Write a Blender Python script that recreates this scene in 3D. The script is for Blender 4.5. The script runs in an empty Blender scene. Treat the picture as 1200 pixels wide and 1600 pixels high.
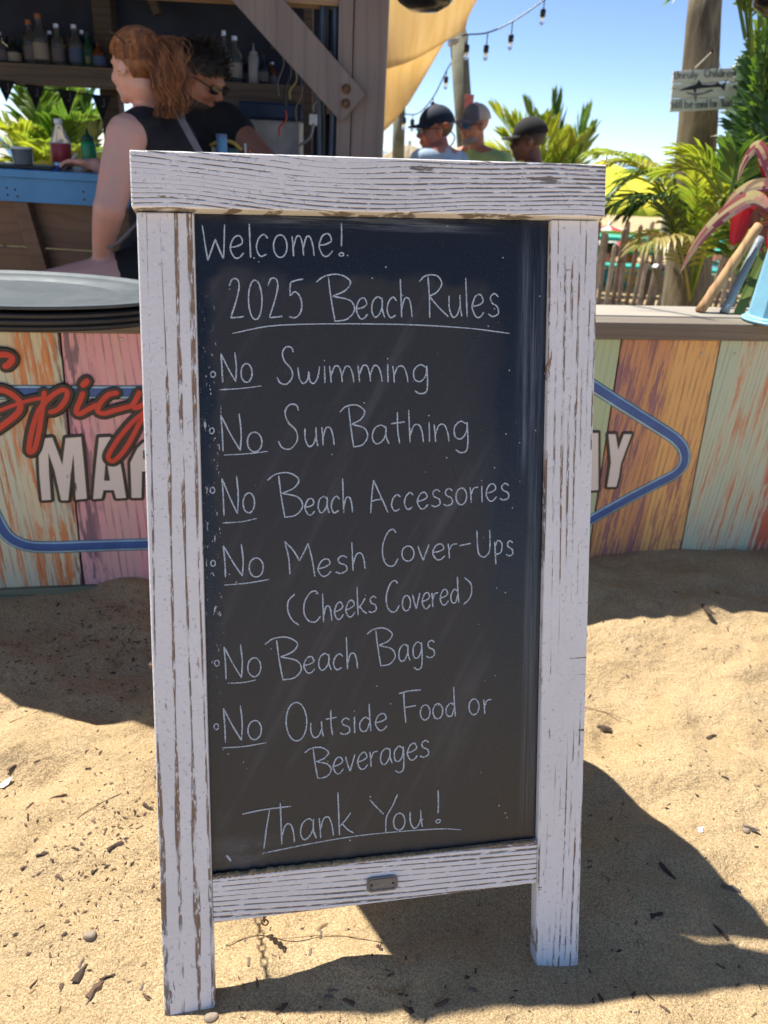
import bpy, math, random
import numpy as np
from mathutils import Vector, Matrix, noise
random.seed(7)
SC = bpy.context.scene
COL = SC.collection
R_ = math.radians

# ------------------------------------------------------------------ camera, world, sun, exposure
PITCH, ROLL, CAMH, FPX = 0.4394, -0.054, 1.098, 1202.0
fwd = Vector((0, math.cos(PITCH), -math.sin(PITCH)))
_rt = Vector((1, 0, 0)); _dn = fwd.cross(_rt)
RT = _rt*math.cos(ROLL) + _dn*math.sin(ROLL)
DN = -_rt*math.sin(ROLL) + _dn*math.cos(ROLL)
EYE = Vector((0, 0, CAMH))
cd = bpy.data.cameras.new('camera'); cam = bpy.data.objects.new('camera', cd); COL.objects.link(cam)
up = -DN; bk_ = -fwd
cam.matrix_world = Matrix(((RT.x, up.x, bk_.x, EYE.x), (RT.y, up.y, bk_.y, EYE.y), (RT.z, up.z, bk_.z, EYE.z), (0, 0, 0, 1)))
cd.sensor_fit = 'HORIZONTAL'; cd.sensor_width = 36; cd.lens = 36*FPX/1200
cd.clip_start = .02; cd.clip_end = 3000
cd.dof.use_dof = True; cd.dof.focus_distance = 1.0; cd.dof.aperture_fstop = 9.0
SC.camera = cam
SUNV = Vector((-.398, .335, 1.0)).normalized()
SUN_EL = math.asin(SUNV.z); SUN_AZ = math.atan2(SUNV.x, SUNV.y)
W = bpy.data.worlds.new('World'); SC.world = W; W.use_nodes = True
wn = W.node_tree; bg = wn.nodes['Background']
sk = wn.nodes.new('ShaderNodeTexSky'); sk.sky_type = 'NISHITA'; sk.sun_disc = False
sk.sun_elevation = SUN_EL; sk.sun_rotation = SUN_AZ; sk.air_density = .5; sk.dust_density = .2; sk.ozone_density = 3.0
wn.links.new(sk.outputs[0], bg.inputs[0]); bg.inputs[1].default_value = .069
sd = bpy.data.lights.new('sun', 'SUN'); sd.energy = 3.25; sd.angle = R_(.53); sd.color = (1, .955, .88)
so = bpy.data.objects.new('sun', sd); COL.objects.link(so)
so.rotation_euler = SUNV.to_track_quat('Z', 'Y').to_euler()
SC.view_settings.view_transform = 'Standard'; SC.view_settings.look = 'None'
SC.view_settings.exposure = 1.58; SC.view_settings.gamma = 1
SC.render.engine = 'CYCLES'; SC.cycles.max_bounces = 8; SC.cycles.transparent_max_bounces = 12

def at(x, y, Y):            # the point at distance Y in front that is seen at photo pixel x, y
    v = fwd + RT*((x-600)/FPX) + DN*((y-800)/FPX)
    return EYE + v*(Y/v.y)
def on_z(x, y, z):
    v = fwd + RT*((x-600)/FPX) + DN*((y-800)/FPX)
    return EYE + v*((z-CAMH)/v.z)

# ------------------------------------------------------------------ object helpers
class MB:
    def __init__(s): s.v = []; s.f = []; s.m = []
    def add(s, vs, fs, mi=0):
        n = len(s.v); s.v += [Vector(p) for p in vs]; s.f += [tuple(i+n for i in f) for f in fs]; s.m += [mi]*len(fs)
        return s
    def box(s, a, b, mi=0):
        x0, y0, z0 = a; x1, y1, z1 = b
        return s.add([(x0,y0,z0),(x1,y0,z0),(x1,y1,z0),(x0,y1,z0),(x0,y0,z1),(x1,y0,z1),(x1,y1,z1),(x0,y1,z1)],
                     [(0,3,2,1),(4,5,6,7),(0,1,5,4),(1,2,6,5),(2,3,7,6),(3,0,4,7)], mi)
    def bar(s, p, q, w, d, up=(0,0,1), mi=0):      # square bar from p to q
        p = Vector(p); q = Vector(q); t = (q-p).normalized(); u = t.cross(Vector(up))
        if u.length < 1e-3: u = t.cross(Vector((1,0,0)))
        u.normalize(); n = u.cross(t)
        c = [u*w/2*a+n*d/2*b for a, b in ((-1,-1),(1,-1),(1,1),(-1,1))]
        return s.add([p+k for k in c]+[q+k for k in c], [(3,2,1,0),(4,5,6,7),(0,1,5,4),(1,2,6,5),(2,3,7,6),(3,0,4,7)], mi)
    def tube(s, pts, r, n=8, cap=True, mi=0, flat=1.0, upv=None):
        pts = [Vector(p) for p in pts]; k = len(pts)
        rr = [r]*k if isinstance(r, (int, float)) else list(r)
        if len(rr) != k: rr = [rr[0]+(rr[-1]-rr[0])*i/(k-1) for i in range(k)]
        vs = []; last = None
        for i, p in enumerate(pts):
            t = (pts[min(i+1, k-1)]-pts[max(i-1, 0)])
            t = t.normalized() if t.length > 1e-9 else Vector((0,0,1))
            if last is None:
                u = t.cross(Vector(upv) if upv else Vector((0,0,1)))
                if u.length < .05: u = t.cross(Vector((0,1,0)))
            else: u = last - t*last.dot(t)
            u.normalize(); last = u; w = t.cross(u)
            for j in range(n):
                a = 2*math.pi*j/n
                vs.append(p + u*math.cos(a)*rr[i] + w*math.sin(a)*rr[i]*flat)
        fs = [(i*n+j, i*n+(j+1) % n, (i+1)*n+(j+1) % n, (i+1)*n+j) for i in range(k-1) for j in range(n)]
        if cap: fs += [tuple(range(n-1, -1, -1)), tuple(range((k-1)*n, k*n))]
        return s.add(vs, fs, mi)
    def lathe(s, prof, c=(0,0,0), n=24, mi=0, axis=None, sx=1, sy=1):
        c = Vector(c); M = Matrix.Identity(3)
        if axis is not None: M = Vector(axis).to_track_quat('Z', 'Y').to_matrix()
        vs = [c + M @ Vector((r*sx*math.cos(2*math.pi*j/n), r*sy*math.sin(2*math.pi*j/n), z)) for r, z in prof for j in range(n)]
        k = len(prof)
        fs = [(i*n+j, i*n+(j+1) % n, (i+1)*n+(j+1) % n, (i+1)*n+j) for i in range(k-1) for j in range(n)]
        fs += [tuple(range(n-1, -1, -1)), tuple(range((k-1)*n, k*n))]
        return s.add(vs, fs, mi)
    def ell(s, c, r, M=None, nu=16, nv=10, mi=0):
        c = Vector(c); M = M or Matrix.Identity(3); vs = []
        for i in range(1, nv):
            th = math.pi*i/nv
            for j in range(nu):
                ph = 2*math.pi*j/nu
                vs.append(c + M @ Vector((r[0]*math.sin(th)*math.cos(ph), r[1]*math.sin(th)*math.sin(ph), r[2]*math.cos(th))))
        vs += [c+M@Vector((0,0,r[2])), c+M@Vector((0,0,-r[2]))]; a = len(vs)-2
        fs = [(i*nu+j, (i+1)*nu+j, (i+1)*nu+(j+1) % nu, i*nu+(j+1) % nu) for i in range(nv-2) for j in range(nu)]
        fs += [(a, j, (j+1) % nu) for j in range(nu)] + [(a+1, (nv-2)*nu+(j+1) % nu, (nv-2)*nu+j) for j in range(nu)]
        return s.add(vs, fs, mi)
    def prism(s, poly, y0, y1, mi=0):              # polygon in x,z pushed from y0 (front) to y1
        n = len(poly)
        area = sum(poly[i][0]*poly[(i+1) % n][1]-poly[(i+1) % n][0]*poly[i][1] for i in range(n))
        if area < 0: poly = poly[::-1]
        vs = [(x, y0, z) for x, z in poly]+[(x, y1, z) for x, z in poly]
        fs = [tuple(range(n)), tuple(range(2*n-1, n-1, -1))]+[(i, i+n, (i+1) % n+n, (i+1) % n) for i in range(n)]
        return s.add(vs, fs, mi)
    def xf(s, fn): s.v = [Vector(fn(p)) for p in s.v]; return s
def tag(o, label=None, cat=None, group=None, kind=None):
    for k, v in (('label', label), ('category', cat), ('group', group), ('kind', kind)):
        if v: o[k] = v
    return o
def root(name, loc, label, cat, group=None, M=None):
    o = bpy.data.objects.new(name, None); COL.objects.link(o); o.empty_display_size = .05
    o.matrix_world = M if M is not None else Matrix.Translation(Vector(loc))
    return tag(o, label, cat, group)
def build(name, mb, mat, parent=None, local=False, smooth=False, bevel=0, origin=None, sub=0):
    """links the collected shapes as ONE mesh object; world coordinates unless local"""
    me = bpy.data.meshes.new(name)
    base = Matrix.Identity(4)
    if parent is not None and not local:
        base = chain(parent).inverted()
    vs = [base @ v for v in mb.v]
    off = Vector((0, 0, 0))
    if vs and origin != 'none':
        lo = [min(v[i] for v in vs) for i in range(3)]; hi = [max(v[i] for v in vs) for i in range(3)]
        off = Vector(((lo[0]+hi[0])/2, (lo[1]+hi[1])/2, (lo[2]+hi[2])/2)) if parent is not None else Vector(((lo[0]+hi[0])/2, (lo[1]+hi[1])/2, lo[2]))
        if origin is not None: off = Vector(origin)
    me.from_pydata([v-off for v in vs], [], mb.f)
    ms = mat if isinstance(mat, (list, tuple)) else [mat]
    for m in ms: me.materials.append(m)
    if len(ms) > 1: me.polygons.foreach_set('material_index', mb.m)
    if smooth: me.polygons.foreach_set('use_smooth', [True]*len(me.polygons))
    me.update()
    o = bpy.data.objects.new(name, me); COL.objects.link(o); o.location = off
    if parent is not None: o.parent = parent
    if bevel:
        b = o.modifiers.new('bevel', 'BEVEL'); b.width = bevel; b.segments = 2; b.limit_method = 'ANGLE'; b.angle_limit = R_(40)
    if sub:
        b = o.modifiers.new('subsurf', 'SUBSURF'); b.levels = sub; b.render_levels = sub
    return o
def chain(o):
    M = o.matrix_basis.copy()
    return chain(o.parent) @ M if o.parent else M
def clone(o, parent=None, **kw):
    c = o.copy(); COL.objects.link(c); c.parent = parent
    for k, v in kw.items(): c[k] = v
    for ch in [x for x in COL.objects if x.parent == o]: clone(ch, c)
    return c
def crom(pts, n=6):                                 # smooth curve through points
    pts = [Vector(p) for p in pts]
    if len(pts) < 3: return [pts[0].lerp(pts[-1], i/n) for i in range(n+1)]
    P = [pts[0]*2-pts[1]]+pts+[pts[-1]*2-pts[-2]]; out = []
    for i in range(1, len(P)-2):
        for k in range(n):
            t = k/n; a, b, c, d = P[i-1:i+3]
            out.append(.5*((2*b)+(c-a)*t+(2*a-5*b+4*c-d)*t*t+(3*b-a-3*c+d)*t**3))
    return out+[pts[-1]]

# ------------------------------------------------------------------ materials
class NT:
    def __init__(s, name):
        s.mat = bpy.data.materials.new(name); s.mat.use_nodes = True; s.t = s.mat.node_tree
        s.b = s.t.nodes['Principled BSDF']; s.out = s.t.nodes['Material Output']
    def n(s, ty, **kw):
        o = s.t.nodes.new('ShaderNode'+ty)
        for k, v in kw.items(): setattr(o, k, v)
        return o
    def l(s, a, b): s.t.links.new(a, b)
    def put(s, sock, v):
        if isinstance(v, bpy.types.NodeSocket): s.l(v, sock)
        elif v is not None: sock.default_value = v
    def obj(s, scale=(1,1,1), rot=(0,0,0), loc=(0,0,0), src='Object'):
        tc = s.n('TexCoord'); mp = s.n('Mapping'); s.l(tc.outputs[src], mp.inputs[0])
        mp.inputs['Scale'].default_value = scale; mp.inputs['Rotation'].default_value = rot; mp.inputs['Location'].default_value = loc
        return mp.outputs[0]
    def scl(s, v, k):
        m = s.n('Mapping'); s.l(v, m.inputs[0]); m.inputs['Scale'].default_value = k; return m.outputs[0]
    def noise(s, v, scale, detail=4, rough=.55, dist=0):
        o = s.n('TexNoise'); s.put(o.inputs['Vector'], v); o.inputs['Scale'].default_value = scale
        o.inputs['Detail'].default_value = detail; o.inputs['Roughness'].default_value = rough; o.inputs['Distortion'].default_value = dist
        return o.outputs[0]
    def m(s, op, a, b=None, c=None, clamp=False):
        o = s.n('Math', operation=op); o.use_clamp = clamp; s.put(o.inputs[0], a)
        if b is not None: s.put(o.inputs[1], b)
        if c is not None: s.put(o.inputs[2], c)
        return o.outputs[0]
    def ramp(s, v, a, b, lo=0., hi=1.):             # smooth step from a to b
        o = s.n('MapRange', interpolation_type='SMOOTHSTEP'); s.put(o.inputs[0], v)
        o.inputs[1].default_value = a; o.inputs[2].default_value = b; o.inputs[3].default_value = lo; o.inputs[4].default_value = hi
        return o.outputs[0]
    def mix(s, f, a, b, mode='MIX'):
        o = s.n('Mix', data_type='RGBA', blend_type=mode); s.put(o.inputs[0], f)
        for k, v in ((6, a), (7, b)):
            if isinstance(v, (tuple, list)): o.inputs[k].default_value = (*v[:3], 1)
            else: s.l(v, o.inputs[k])
        return o.outputs[2]
    def sep(s, v):
        o = s.n('SeparateXYZ'); s.l(v, o.inputs[0]); return o.outputs
    def bump(s, h, strength=.3, dist=.002):
        o = s.n('Bump'); s.put(o.inputs['Height'], h); o.inputs['Strength'].default_value = strength; o.inputs['Distance'].default_value = dist
        s.l(o.outputs[0], s.b.inputs['Normal']); return o
    def col(s, c): s.put(s.b.inputs['Base Color'], (*c, 1) if isinstance(c, (tuple, list)) else c); return s
    def set(s, rough=None, metal=None, **kw):
        if rough is not None: s.put(s.b.inputs['Roughness'], rough)
        if metal is not None: s.b.inputs['Metallic'].default_value = metal
        for k, v in kw.items(): s.put(s.b.inputs[k.replace('_', ' ')], v)
        return s
def simple(name, c, rough=.6, metal=0, var=.12, scale=14, bump=.15, **kw):
    t = NT(name); v = t.obj()
    n1 = t.noise(v, scale, 5, .6)
    dark = tuple(x*(1-var*1.6) for x in c); lite = tuple(min(1, x*(1+var)) for x in c)
    t.col(t.mix(t.ramp(n1, .3, .7), dark, lite)); t.set(rough, metal, **kw)
    if bump: t.bump(t.noise(v, scale*12, 3), bump, .002)
    return t.mat
def grain(t, ax, freq, amp, seed, lo=(1.2, 9), rot=0):
    """wood grain: returns (line 0..1, vector) ; ax = long axis 'x' or 'z' """
    v = t.obj(loc=(seed, seed*1.7, seed*.6), rot=(0, rot, 0))
    o = t.sep(v); al, ac = (o[0], o[2]) if ax == 'x' else (o[2], o[0])
    c = t.n('CombineXYZ'); t.l(al, c.inputs[0]); t.l(ac, c.inputs[1]); t.l(o[1], c.inputs[2])
    q = c.outputs[0]
    n1 = t.noise(t.scl(q, (lo[0], lo[1], 3)), 1.0, 2, .5)
    ph = t.m('ADD', t.m('MULTIPLY', ac, freq), t.m('MULTIPLY', n1, amp))
    fr = t.m('FRACT', ph); tri = t.m('ABSOLUTE', t.m('SUBTRACT', fr, .5))
    return tri, q, fr
def painted(name, ax, seed, freq=110, amp=6, lo=(1.5, 10), th=.36, brk=.5, brown=.6, cross=0, paint=(.87, .86, .855)):
    """chipped white paint over weathered brown wood"""
    t = NT(name); tri, q, fr = grain(t, ax, freq, amp, seed, lo)
    br = t.noise(t.scl(q, (9, 70, 9)), 1.0, 5, .65)
    wide = t.noise(t.scl(q, (2.6, 16, 5)), 1.0, 3, .6)
    thr = t.m('ADD', th, t.m('MULTIPLY', t.m('SUBTRACT', .5, wide), .80))
    line = t.m('MULTIPLY', t.ramp(t.m('SUBTRACT', tri, thr), -.01, .05), t.ramp(br, brk-.06, brk+.06), clamp=True)
    fine = t.noise(t.scl(q, (60, 260, 60)), 1.0, 3, .6)
    line = t.m('MULTIPLY', line, t.ramp(fine, .38, .5), clamp=True)
    chip = t.noise(t.scl(q, (11, 70, 11)), 1.0, 6, .72); chip2 = t.noise(t.scl(q, (2.0, 9, 3)), 1.0, 2)
    chips = t.ramp(t.m('ADD', chip, t.m('MULTIPLY', t.m('SUBTRACT', chip2, .5), .35)), .675, .70)
    line = t.m('MAXIMUM', line, chips)
    if cross:                                       # short cracks across the grain
        c1 = t.noise(t.scl(q, (170, 5, 20)), 1.0, 3, .6); c2 = t.noise(t.scl(q, (5, 28, 5)), 1.0, 2)
        line = t.m('MAXIMUM', line, t.m('MULTIPLY', t.ramp(c1, .66, .69), t.ramp(c2, .58, .64)))
    cb = t.ramp(t.noise(t.scl(q, (3.5, 26, 6)), 1.0, 2), brown-.05, brown+.05)
    wood = t.mix(cb, (.27, .245, .225), (.36, .225, .13))
    wood = t.mix(t.ramp(fine, .35, .7), wood, t.mix(.5, wood, (.17, .14, .12)))
    dirt = t.ramp(t.noise(q, 7, 5, .65), .35, .75)
    pc = t.mix(dirt, paint, tuple(x*.92 for x in paint)); pc = t.mix(t.ramp(t.noise(q, 160, 2), .62, .72), pc, tuple(x*.7 for x in paint))
    t.col(t.mix(line, pc, wood)); t.set(t.mix(line, (.42,)*3, (.85,)*3))
    tex = t.noise(q, 170, 3, .6); ridge = t.m('MULTIPLY', t.ramp(tri, .1, .5), t.m('MULTIPLY', t.ramp(wide, .3, .7), -.55))
    h = t.m('ADD', t.m('MULTIPLY', line, -1.6), t.m('ADD', t.m('MULTIPLY', tex, .9), ridge))
    t.bump(h, .75, .0016)
    return t.mat
def rawwood(name, ax, seed, c1, c2, freq=60, amp=5, rough=.8, knots=False, dark=(.05, .04, .035), rot=0, lineamt=.8, lo=(1.2, 8)):
    t = NT(name); tri, q, fr = grain(t, ax, freq, amp, seed, lo, rot)
    f1 = t.noise(t.scl(q, (3, 90, 20)), 1.0, 5, .65); f2 = t.noise(t.scl(q, (1.5, 12, 4)), 1.0, 3)
    c = t.mix(t.ramp(f2, .35, .65), c1, c2); c = t.mix(t.m('MULTIPLY', t.ramp(tri, .3, .5), lineamt), c, tuple(x*.55 for x in c1))
    c = t.mix(t.m('MULTIPLY', t.ramp(f1, .6, .72), .7), c, dark)
    t.col(c); t.set(rough); t.bump(t.m('ADD', f1, t.m('MULTIPLY', tri, .6)), .5, .002)
    return t.mat
def printed(name, seed, base, base2, streak, streak2, amt=.5, freq=75, rot=0, patch=.55, lineamt=.8, grad=None):
    """digital print of peeling planks on a smooth panel"""
    t = NT(name); tri, q, fr = grain(t, 'z', freq, 2.2, seed, (1.0, 6), rot)
    n1 = t.noise(t.scl(q, (2.5, 26, 3)), 1.0, 6, .7); n2 = t.noise(t.scl(q, (1.0, 5, 3)), 1.0, 3, .6)
    n3 = t.noise(t.scl(q, (9, 120, 9)), 1.0, 4, .7); n4 = t.noise(t.scl(q, (5, 18, 5)), 1.0, 5, .75)
    c = t.mix(t.ramp(n2, .36, .64), base, base2)
    sel = t.ramp(n2, patch, patch+.08)
    c = t.mix(t.m('MULTIPLY', t.ramp(n1, 1-amt-.03, 1-amt+.05), sel), c, streak)
    c = t.mix(t.m('MULTIPLY', t.ramp(n4, .6, .66), t.ramp(n1, .5, .6)), c, streak2)
    ln = t.m('MULTIPLY', t.ramp(tri, .33, .48), t.ramp(n3, .35, .6))
    c = t.mix(t.m('MULTIPLY', ln, lineamt), c, tuple(x*.35 for x in base2))
    t.col(c); t.set(.48); t.bump(t.noise(q, 40, 2), .08, .001)
    return t.mat
def leaf(name, c, c2, trans=.35, rough=.45):
    t = NT(name); v = t.obj()
    n1 = t.noise(v, 5, 4); oi = t.n('ObjectInfo')
    cc = t.mix(t.ramp(n1, .35, .65), c, c2); cc = t.mix(t.ramp(t.noise(v, 60, 2), .6, .8), cc, tuple(x*.6 for x in c))
    t.col(cc); t.set(rough)
    tr = t.n('BsdfTranslucent'); t.l(t.mix(1.0, cc, (1.25, 1.3, .75), 'MULTIPLY'), tr.inputs[0])
    mx = t.n('MixShader'); mx.inputs[0].default_value = trans
    t.l(t.b.outputs[0], mx.inputs[1]); t.l(tr.outputs[0], mx.inputs[2]); t.l(mx.outputs[0], t.out.inputs[0])
    return t.mat
def glass(name, c, rough=.08, a=.45):
    t = NT(name); t.col(c); t.set(rough, Transmission_Weight=a, IOR=1.35); return t.mat

M_ = {}
M_['black'] = simple('black_plastic', (.012, .013, .015), .4, bump=.05)
M_['blackcloth'] = simple('black_cotton', (.012, .013, .018), .9, scale=30, bump=.4)
M_['chalk'] = None
M_['white'] = simple('white_plastic', (.75, .77, .78), .4)
M_['steel'] = simple('dull_steel', (.35, .34, .33), .42, 1.0)
M_['rust'] = simple('rusty_iron', (.13, .075, .045), .8, .4, var=.4, scale=60)
M_['screw'] = simple('screw_zinc', (.45, .44, .42), .35, .9)

# ------------------------------------------------------------------ the sand
def sstep(x, a, b):
    t = max(0, min(1, (x-a)/(b-a))); return t*t*(3-2*t)
def bumpf(x, y, cx, cy, rx, ry, h): return h*math.exp(-((x-cx)/rx)**2-((y-cy)/ry)**2)
WA = Vector((-.974, 1.67, 0)); WYAW = R_(10.9)
WD = Vector((math.cos(WYAW), math.sin(WYAW), 0)); WN = Vector((-WD.y, WD.x, 0))
_dr = random.Random(77); DENTS = {}
for _i in range(150):
    _x, _y = _dr.uniform(-1.25, 1.7), _dr.uniform(.48, 2.0)
    if -.5 < _x < .55 and .45 < _y < 1.0: continue
    _r = _dr.uniform(.025, .060); _a = _dr.uniform(0, 3.14); _d = (_x, _y, _r, _r*_dr.uniform(1.2, 2.1), math.cos(_a), math.sin(_a), _dr.uniform(.004, .012)*_r/.045)
    for _p in range(int((_x-.25)/.1)-1, int((_x+.25)/.1)+2):
        for _q in range(int((_y-.25)/.1)-1, int((_y+.25)/.1)+2): DENTS.setdefault((_p, _q), []).append(_d)
def ground(x, y):
    near = 1-sstep(abs(y-1.2), 1.6, 3.0)
    h = 0
    if near > 0:
        n1 = noise.noise(Vector((x*2.1, y*2.6, 3.1))); n2 = noise.noise(Vector((x*5.7, y*6.3, 9.2))); n3 = noise.noise(Vector((x*15, y*17, 1.2)))
        calm = 1-.55*math.exp(-((x-.0)/.5)**2-((y-.72)/.12)**2)
        n5 = noise.noise(Vector((x*9.3, y*10.1, 4.4))); h = (n1*.030+n2*.022*calm+abs(n5)*.022*calm+n3*.007)*near*(.4+.6*sstep(y, .45, .9))
        for dx, dy, ra, rb2, ca, sa, dd in DENTS.get((int(x/.1), int(y/.1)), ()):
            u_, v_ = ((x-dx)*ca+(y-dy)*sa)/rb2, (-(x-dx)*sa+(y-dy)*ca)/ra; q_ = u_*u_+v_*v_
            if q_ < 5: h += dd*(1.1*math.exp(-(math.sqrt(q_)-1.25)**2*5)*.45-math.exp(-q_*1.3))
        n4 = noise.noise(Vector((x*40, y*44, 5.2))); h += n4*.0030*near
        s = (Vector((x, y, 0))-WA).dot(WD); d = -(Vector((x, y, 0))-WA).dot(WN)
        rise = .058*sstep(s, .9, 1.75)+.012
        h = h*(1-.5*math.exp(-(d/.12)**2)) + rise*(1-sstep(d, .0, .85))
        h += bumpf(x, y, -.66, 1.72, .13, .09, .035)+bumpf(x, y, .33, .70, .16, .07, .012)
        h += bumpf(x, y, .02, .735, .17, .035, .016)-bumpf(x, y, .22, .83, .10, .05, .020)
        h -= bumpf(x, y, .10, .60, .3, .1, .006)
        for fx, fy in ((-.302, .662), (.33, .768)):
            h -= bumpf(x, y, fx, fy, .12, .12, 1)*h
            h -= bumpf(x, y, fx, fy, .10, .08, .009)
    return h
def axis(lo, hi, step, far, k=1.16):
    c = list(np.arange(lo, hi+1e-6, step)); s = step; p = c[-1]; a = []
    while p < far: s *= k; p += s; a.append(p)
    s = step; p = c[0]; b = []
    while p > -far: s *= k; p -= s; b.append(p)
    return b[::-1]+c+a
xs = axis(-1.35, 1.75, .0085, 900); ys = axis(.42, 2.35, .0075, 900)
V = []; nx, ny = len(xs), len(ys)
for y in ys:
    for x in xs:
        V.append((x, y, ground(x, y) if -1.9 < y < 4.4 and -3 < x < 4 else 0.0))
F = [(j*nx+i, j*nx+i+1, (j+1)*nx+i+1, (j+1)*nx+i) for j in range(ny-1) for i in range(nx-1)]
t = NT('beach_sand'); v = t.obj()
g1 = t.noise(v, 700, 2, .7); g2 = t.noise(v, 9, 5, .6); g3 = t.noise(v, 260, 2, .6); g4 = t.noise(v, 38, 6, .75)
c = t.mix(t.ramp(g2, .3, .7), (.56, .40, .215), (.65, .48, .275))
c = t.mix(t.ramp(t.noise(v, 330, 2, .8), .36, .62), tuple(x*.58 for x in (.58, .41, .21)), c)
c = t.mix(t.m('MULTIPLY', t.ramp(g3, .60, .68), .6), c, (.25, .17, .10))
c = t.mix(t.m('MULTIPLY', t.ramp(g3, .28, .36, 1, 0), .5), c, (.78, .68, .48))
c = t.mix(t.m('MULTIPLY', t.ramp(g4, .63, .70), .45), c, (.20, .14, .09))
t.col(c); t.set(.92, Specular_IOR_Level=.2)
t.bump(t.m('ADD', t.m('MULTIPLY', g1, .8), t.m('ADD', t.m('MULTIPLY', g3, .7), t.m('MULTIPLY', t.noise(v, 55, 5), 3.0))), 1.0, .0034)
mb = MB(); me = bpy.data.meshes.new('sand'); me.from_pydata(V, [], F); me.materials.append(t.mat)
me.polygons.foreach_set('use_smooth', [True]*len(me.polygons)); me.update()
sand = bpy.data.objects.new('sand', me); COL.objects.link(sand); tag(sand, kind='structure')

# far water strip: bay behind the beach
t = NT('bay_water'); v = t.obj(); t.col((.03, .09, .13)); t.set(.12); t.bump(t.noise(v, .8, 4), .3, .3)
w = build('sea', MB().add([(-900, 60, .02), (900, 60, .02), (900, 890, .02), (-900, 890, .02)], [(0, 1, 2, 3)]), t.mat); tag(w, kind='structure')

# ------------------------------------------------------------------ the chalkboard sign
SYAW, LEAN, GAM, SX, SY, SKEW = .1788, .3342, -.0034, .0318, .7226, .023
_ex = Vector((math.cos(SYAW), math.sin(SYAW), 0)); _bk = Vector((-math.sin(SYAW), math.cos(SYAW), 0))
_ev = Vector((0, 0, 1))*math.cos(LEAN)+_bk*math.sin(LEAN)
SA = _ex*math.cos(GAM)+_ev*math.sin(GAM); SB = -_ex*math.sin(GAM)+_ev*math.cos(GAM); SN = SB.cross(SA)   # points into the sign
if SN.dot(_bk) < 0: SN = -SN
SO = Vector((SX, SY, 0))
MS = Matrix(((SA.x, SN.x, SB.x, SO.x), (SA.y, SN.y, SB.y, SO.y), (SA.z, SN.z, SB.z, SO.z), (0, 0, 0, 1)))
def S(px, py, w=0):         # photo pixel -> u, v on the plane of the sign's front (w = depth behind it)
    v = fwd + RT*((px-600)/FPX) + DN*((py-800)/FPX); o = SO+SN*w
    q = EYE + v*(((o-EYE).dot(SN))/v.dot(SN)) - o
    u = q.dot(SA); return u, q.dot(SB)-SKEW*u
sign = root('chalkboard_sign', SO, 'white distressed A-frame chalkboard with handwritten beach rules standing on the sand', 'chalkboard sign', M=MS)
sk_ = lambda p: (p[0], p[1], p[2]+SKEW*p[0])
def spart(name, mb, mat, parent=sign, **kw): return build(name, mb.xf(sk_), mat, parent, local=True, **kw)
TH = .024
spart('stile', MB().box((-.305, 0, -.06), (-.2355, TH, 1.079)), painted('paint_left_stile', 'z', 3.1, 52, 2.4, (.7, 9), .37, .44, .44, 0), bevel=.0022)
spart('stile', MB().box((.2365, 0, -.06), (.305, TH, 1.079)), painted('paint_right_stile', 'z', 8.4, 95, 3.5, (.8, 12), .42, .50, .50, 1), bevel=.0022)
spart('top_rail', MB().box((-.309, -.012, 1.081), (.308, TH+.004, 1.149)), painted('paint_top_rail', 'x', 5.7, 165, 11.0, (1.9, 5), .355, .38, .60, 0), bevel=.002)
spart('bottom_rail', MB().box((-.2352, .0012, .1245), (.2362, TH, .190)), painted('paint_bottom_rail', 'x', 1.9, 125, 3.6, (1.6, 7), .35, .38, .40, 0), bevel=.002)
# chalkboard panel, set back in the frame
t = NT('chalkboard_paint'); v = t.obj(); o = t.sep(v)
# object space: x across, z up, centre of the panel at 0
sx = t.m('SUBTRACT', t.m('ABSOLUTE', t.m('ADD', o[0], .024)), .15); sz = t.m('SUBTRACT', o[2], .33)
wob = t.m('MULTIPLY', t.m('SUBTRACT', t.noise(v, 6, 4), .5), .10)
dx = t.m('MAXIMUM', sx, 0.0); dz = t.m('MAXIMUM', sz, 0.0)
sdf = t.m('ADD', t.m('SUBTRACT', t.m('SQRT', t.m('ADD', t.m('MULTIPLY', dx, dx), t.m('MULTIPLY', dz, dz))), .045), wob)
dust = t.m('MULTIPLY', t.ramp(sdf, .006, -.012), t.ramp(o[0], .21, .10))
c = t.mix(dust, (.010, .012, .016), (.029, .028, .027))
smear = t.noise(t.scl(t.obj(rot=(0, R_(-28), 0)), (26, 3, 3)), 1.0, 5, .62)
c = t.mix(t.m('MULTIPLY', t.ramp(smear, .5, .8), t.m('MULTIPLY', dust, .35)), c, (.14, .14, .145))
sp = t.noise(v, 420, 2, .7); c = t.mix(t.m('MULTIPLY', t.ramp(sp, .62, .72), .4), c, (.16, .155, .15))
vor = t.n('TexVoronoi'); t.l(v, vor.inputs['Vector']); vor.inputs['Scale'].default_value = 75
c = t.mix(t.m('MULTIPLY', t.ramp(vor.outputs['Distance'], .10, .06), t.ramp(t.noise(v, 23, 2), .56, .60)), c, (.5, .52, .53))
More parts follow.
